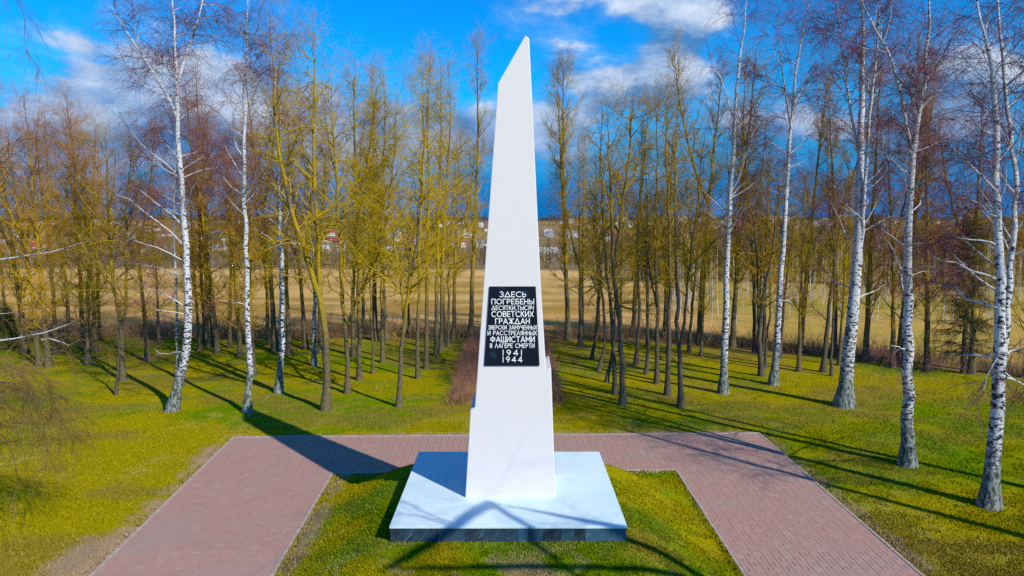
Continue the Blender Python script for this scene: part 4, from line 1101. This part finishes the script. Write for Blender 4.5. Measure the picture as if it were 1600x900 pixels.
# ------------------------------------------------------------------ woods and town in the valley
def wood_protos(k, ntw, seed):
    out = []
    for q in range(k):
        r = np.random.default_rng(seed + q); hgt = 1.0
        P = np.array([[0, 0, s] for s in np.linspace(0, .95, 5)]); P[1:, :2] += r.normal(0, .02, (4, 2)); R = np.linspace(.018, .005, 5)
        b = Batch(); b.tubes(P[None], R[None], 3)
        n = ntw; t = r.uniform(.15, .98, n)
        K, KR = kids(P[None], R[None], np.zeros(n, int), t, np.radians(r.uniform(25, 60, n)), .42 * (1.1 - t * .8) * r.uniform(.6, 1.1, n), 3, np.full(n, .010), .1, .15, r); KR = np.maximum(KR, .004)
        b.tubes(K, KR, 3, True)
        m = ntw * 4; pr = r.integers(0, n, m); K2, KR2 = kids(K, KR, pr, r.uniform(.2, 1, m), np.radians(r.uniform(25, 60, m)), r.uniform(.06, .2, m), 2, np.full(m, .008), .05, .2, r); KR2 = np.maximum(KR2, .0038)
        b.tubes(K2, KR2, 3, True)
        out.append((np.concatenate(b.V) * np.array([1.15, 1.15, 1]), np.concatenate(b.Q), np.concatenate(b.T)))
    return out


def wood(name, label, X, Y, hgt, cols, protos, seed):
    """one object: the trees of a far wood, instanced on points"""
    r = np.random.default_rng(seed); n = len(X); Z = height(X, Y) - .1
    c = cols[r.integers(0, len(cols), n)] * r.uniform(.75, 1.25, (n, 1))
    me = mesh_np(name, np.stack([X, Y, Z], -1), attrs={'Col': c, 'turn': r.uniform(0, 6.28, n), 'size': hgt, 'pick': (np.arange(n) % len(protos)).astype(float)})
    o = link(name, me, label=label, cat='wood', kind='stuff')
    ng = bpy.data.node_groups.new(name + '_trees', 'GeometryNodeTree')
    ng.interface.new_socket('Geometry', in_out='INPUT', socket_type='NodeSocketGeometry'); ng.interface.new_socket('Geometry', in_out='OUTPUT', socket_type='NodeSocketGeometry')
    N_ = ng.nodes.new; L_ = ng.links.new
    gi, go, ip, ji = N_('NodeGroupInput'), N_('NodeGroupOutput'), N_('GeometryNodeInstanceOnPoints'), N_('GeometryNodeGeometryToInstance')

    def attr(nm):
        q = N_('GeometryNodeInputNamedAttribute'); q.data_type = 'FLOAT'; q.inputs['Name'].default_value = nm
        return q.outputs['Attribute']
    for V, Qd, Td in reversed(protos):
        po = bpy.data.objects.new(name + '_tree', mesh_np(name + '_tree', V, Qd, Td, M['wood_far']))
        oi = N_('GeometryNodeObjectInfo'); oi.inputs['Object'].default_value = po; L_(oi.outputs['Geometry'], ji.inputs[0])
    L_(gi.outputs[0], ip.inputs['Points']); L_(ji.outputs[0], ip.inputs['Instance']); ip.inputs['Pick Instance'].default_value = True
    L_(attr('pick'), ip.inputs['Instance Index'])
    cx = N_('ShaderNodeCombineXYZ'); L_(attr('turn'), cx.inputs[2]); L_(cx.outputs[0], ip.inputs['Rotation'])
    c3 = N_('ShaderNodeCombineXYZ'); sz = attr('size')
    for k in range(3): L_(sz, c3.inputs[k])
    L_(c3.outputs[0], ip.inputs['Scale']); L_(ip.outputs[0], go.inputs[0])
    md = o.modifiers.new('trees', 'NODES'); md.node_group = ng


r = np.random.default_rng(44)
WC = np.array([(.22, .135, .095), (.19, .125, .085), (.27, .18, .06), (.15, .11, .095), (.22, .175, .06)])
n = 800                                     # nearer wood on the right
px = r.uniform(985, 1750, n); Y = r.uniform(112, 190, n) - (px - 985) * .03; X = (px - 800) / F * Y
wood('bare_wood', 'purplish-brown bare wood beyond the meadow on the right', X, Y, r.uniform(6, 10.5, n), WC[[0, 0, 3, 2]], wood_protos(4, 26, 300), 1)
n = 2600                                     # between the field and the houses
Y = r.uniform(188, 700, n); px = r.uniform(-250, 1850, n); X = (px - 800) / F * Y; Y = Y + np.where(X < 0, -.10 * X, 0)
wood('valley_wood', 'grey-brown bare wood in the valley behind the field', X, Y, r.uniform(6, 12, n) * np.where(Y < 260, .75, 1), WC, wood_protos(4, 16, 310), 2)
n = 4500
Y = r.uniform(700, 2300, n); px = r.uniform(-150, 1750, n); X = (px - 800) / F * Y
wood('town_trees', 'bare trees scattered among the houses of the far town', X, Y, r.uniform(8, 15, n), WC, wood_protos(3, 7, 320), 3)
n = 1500
Y = r.uniform(2300, 3600, n); px = r.uniform(-150, 1750, n); X = (px - 800) / F * Y
wood('horizon_forest', 'dark blue-green forest along the horizon', X, Y, r.uniform(16, 26, n), np.array([(.02, .035, .05), (.03, .04, .045)]), wood_protos(2, 7, 330), 4)


def m_house(name, col):
    return m_plain(name, col, .85, .08, .4)


WALLS = [m_house('wall_%d' % i, c) for i, c in enumerate([(.66, .64, .60), (.58, .52, .42), (.46, .46, .48), (.36, .22, .17), (.42, .52, .58), (.72, .70, .68)])]
ROOFS = {k: m_house('roof_' + k, c) for k, c in dict(grey=(.22, .23, .26), brown=(.20, .10, .08), red=(.50, .04, .06), blue=(.02, .16, .60), silver=(.50, .54, .60), green=(.06, .22, .12), maroon=(.22, .05, .09)).items()}
M['pane'] = m_plain('window_pane', (.03, .04, .055), .2, .1)


def gable(w, d, h, rh):
    b = Batch(); b.box(-w / 2, w / 2, -d / 2, d / 2, -1.5, h)
    b.add([(-w / 2, -d / 2, h), (-w / 2, d / 2, h), (-w / 2, 0, h + rh), (w / 2, -d / 2, h), (w / 2, d / 2, h), (w / 2, 0, h + rh)], None, [(0, 2, 1), (3, 4, 5)])
    o = .45; e = rh / (d / 2) * o
    V = []
    for z in (0, .18):
        V += [(-w / 2 - o, -d / 2 - o, h - e + z), (w / 2 + o, -d / 2 - o, h - e + z), (w / 2 + o, 0, h + rh + .03 + z), (-w / 2 - o, 0, h + rh + .03 + z), (w / 2 + o, d / 2 + o, h - e + z), (-w / 2 - o, d / 2 + o, h - e + z)]
    q = [(6, 7, 8, 9), (9, 8, 10, 11), (0, 3, 2, 1), (3, 5, 4, 2), (0, 1, 7, 6), (1, 2, 8, 7), (2, 4, 10, 8), (4, 5, 11, 10), (5, 3, 9, 11), (3, 0, 6, 9)]
    rf = Batch(); rf.add(V, q)
    wn = []
    for x in np.arange(-w / 2 + 1.6, w / 2 - 1, 2.6):
        p = Batch(); p.box(x - .55, x + .55, -d / 2 - .05, -d / 2 - .01, 1.1, 2.5); wn.append(p)
    return b, rf, wn


GAB = []
for k, dim in enumerate(((9, 8, 4.2, 3.4), (11, 8, 3.4, 3.2), (8, 7, 5.5, 3.0), (13, 9, 3.6, 3.0))):
    b, rf, wn = gable(*dim)
    GAB.append(([b.mesh('wall', w) for w in WALLS], {c: rf.mesh('roof', m) for c, m in ROOFS.items()}, [p.mesh('window', M['pane']) for p in wn]))


def house(px, Y, k, wi, roof, rz, label, group=None, sc=1.0, win=True):
    X = (px - 800) / F * Y
    t = thing('house', (X, Y, ZG(X, Y)), label, 'house', group); t.rotation_euler = (0, 0, rz); t.scale = (sc, sc, sc)
    link('wall', GAB[k][0][wi], t); link('roof', GAB[k][1][roof], t)
    if win:
        for m in GAB[k][2]: link('window', m, t)


house(518, 960, 0, 0, 'red', .2, 'far house with a bright red roof, seen between the left lindens', sc=1.1)
house(579, 900, 1, 0, 'blue', -.1, 'far house with a vivid blue roof, seen between the left lindens', sc=1.05)
house(533, 690, 2, 4, 'silver', .3, 'pale blue far house at the near side of the town')
house(577, 720, 3, 3, 'maroon', -.2, 'dark maroon-roofed far house below the blue-roofed one')
house(570, 1010, 2, 5, 'green', .1, 'white far house with a green roof beside the blue-roofed one')
house(850, 560, 3, 2, 'silver', .15, 'long grey-roofed far house just right of the obelisk', sc=1.5)
house(18, 300, 3, 3, 'grey', .1, 'brown-walled grey-roofed house near the left edge beyond the field', sc=1.0)
r = np.random.default_rng(21)
keys = ['grey', 'grey', 'brown', 'brown', 'silver', 'maroon', 'green', 'red']
for i in range(200):
    Y = r.uniform(660, 1500); px = r.uniform(-40, 1000) if i % 3 else r.uniform(850, 1640)
    if px > 1000: Y = r.uniform(950, 1500)
    rf = keys[r.integers(0, len(keys))]
    wi = int(r.integers(0, 6))
    house(px, Y, int(r.integers(0, 4)), wi, rf, r.uniform(-.6, .6), 'small far town house under a %s roof' % rf, 'far town houses with %s roofs' % rf, r.uniform(.85, 1.2), Y < 1000)

# apartment blocks on the skyline right of the middle
bw = Batch(); bw.box(-14, 14, -6, 6, -2, 15); bwm = [bw.mesh('wall', WALLS[i]) for i in (5, 0, 1)]
br = Batch(); br.box(-14.4, 14.4, -6.4, 6.4, 15.02, 15.7); brm = br.mesh('roof', ROOFS['grey'])
wm = Batch(); wm.box(-.8, .8, -6.06, -6.01, -.75, .75); wmm = wm.mesh('window', M['pane'])
for i, (px, Y, w) in enumerate(((1195, 1450, 1.0), (1222, 1550, .8), (1060, 1600, 1.0), (1090, 1500, .8), (1140, 1650, .9), (970, 1650, .9), (1310, 1550, 1.0), (1500, 1600, .9), (888, 1500, .7))):
    X = (px - 800) / F * Y
    t = thing('apartment_block', (X, Y, ZG(X, Y)), ['pale apartment block on the skyline, largest right of the first birch', 'pale apartment block beside the largest one on the skyline', 'far apartment block low on the skyline'][min(i, 2)], 'building', 'apartment blocks on the skyline')
    t.scale = (w, 1, w)
    link('wall', bwm[i % 3], t); link('roof', brm, t)
    for fl in range(5):
        for c in range(8): link('window', wmm, t, (-11.5 + 3.3 * c, 0, 1.5 + 2.9 * fl))
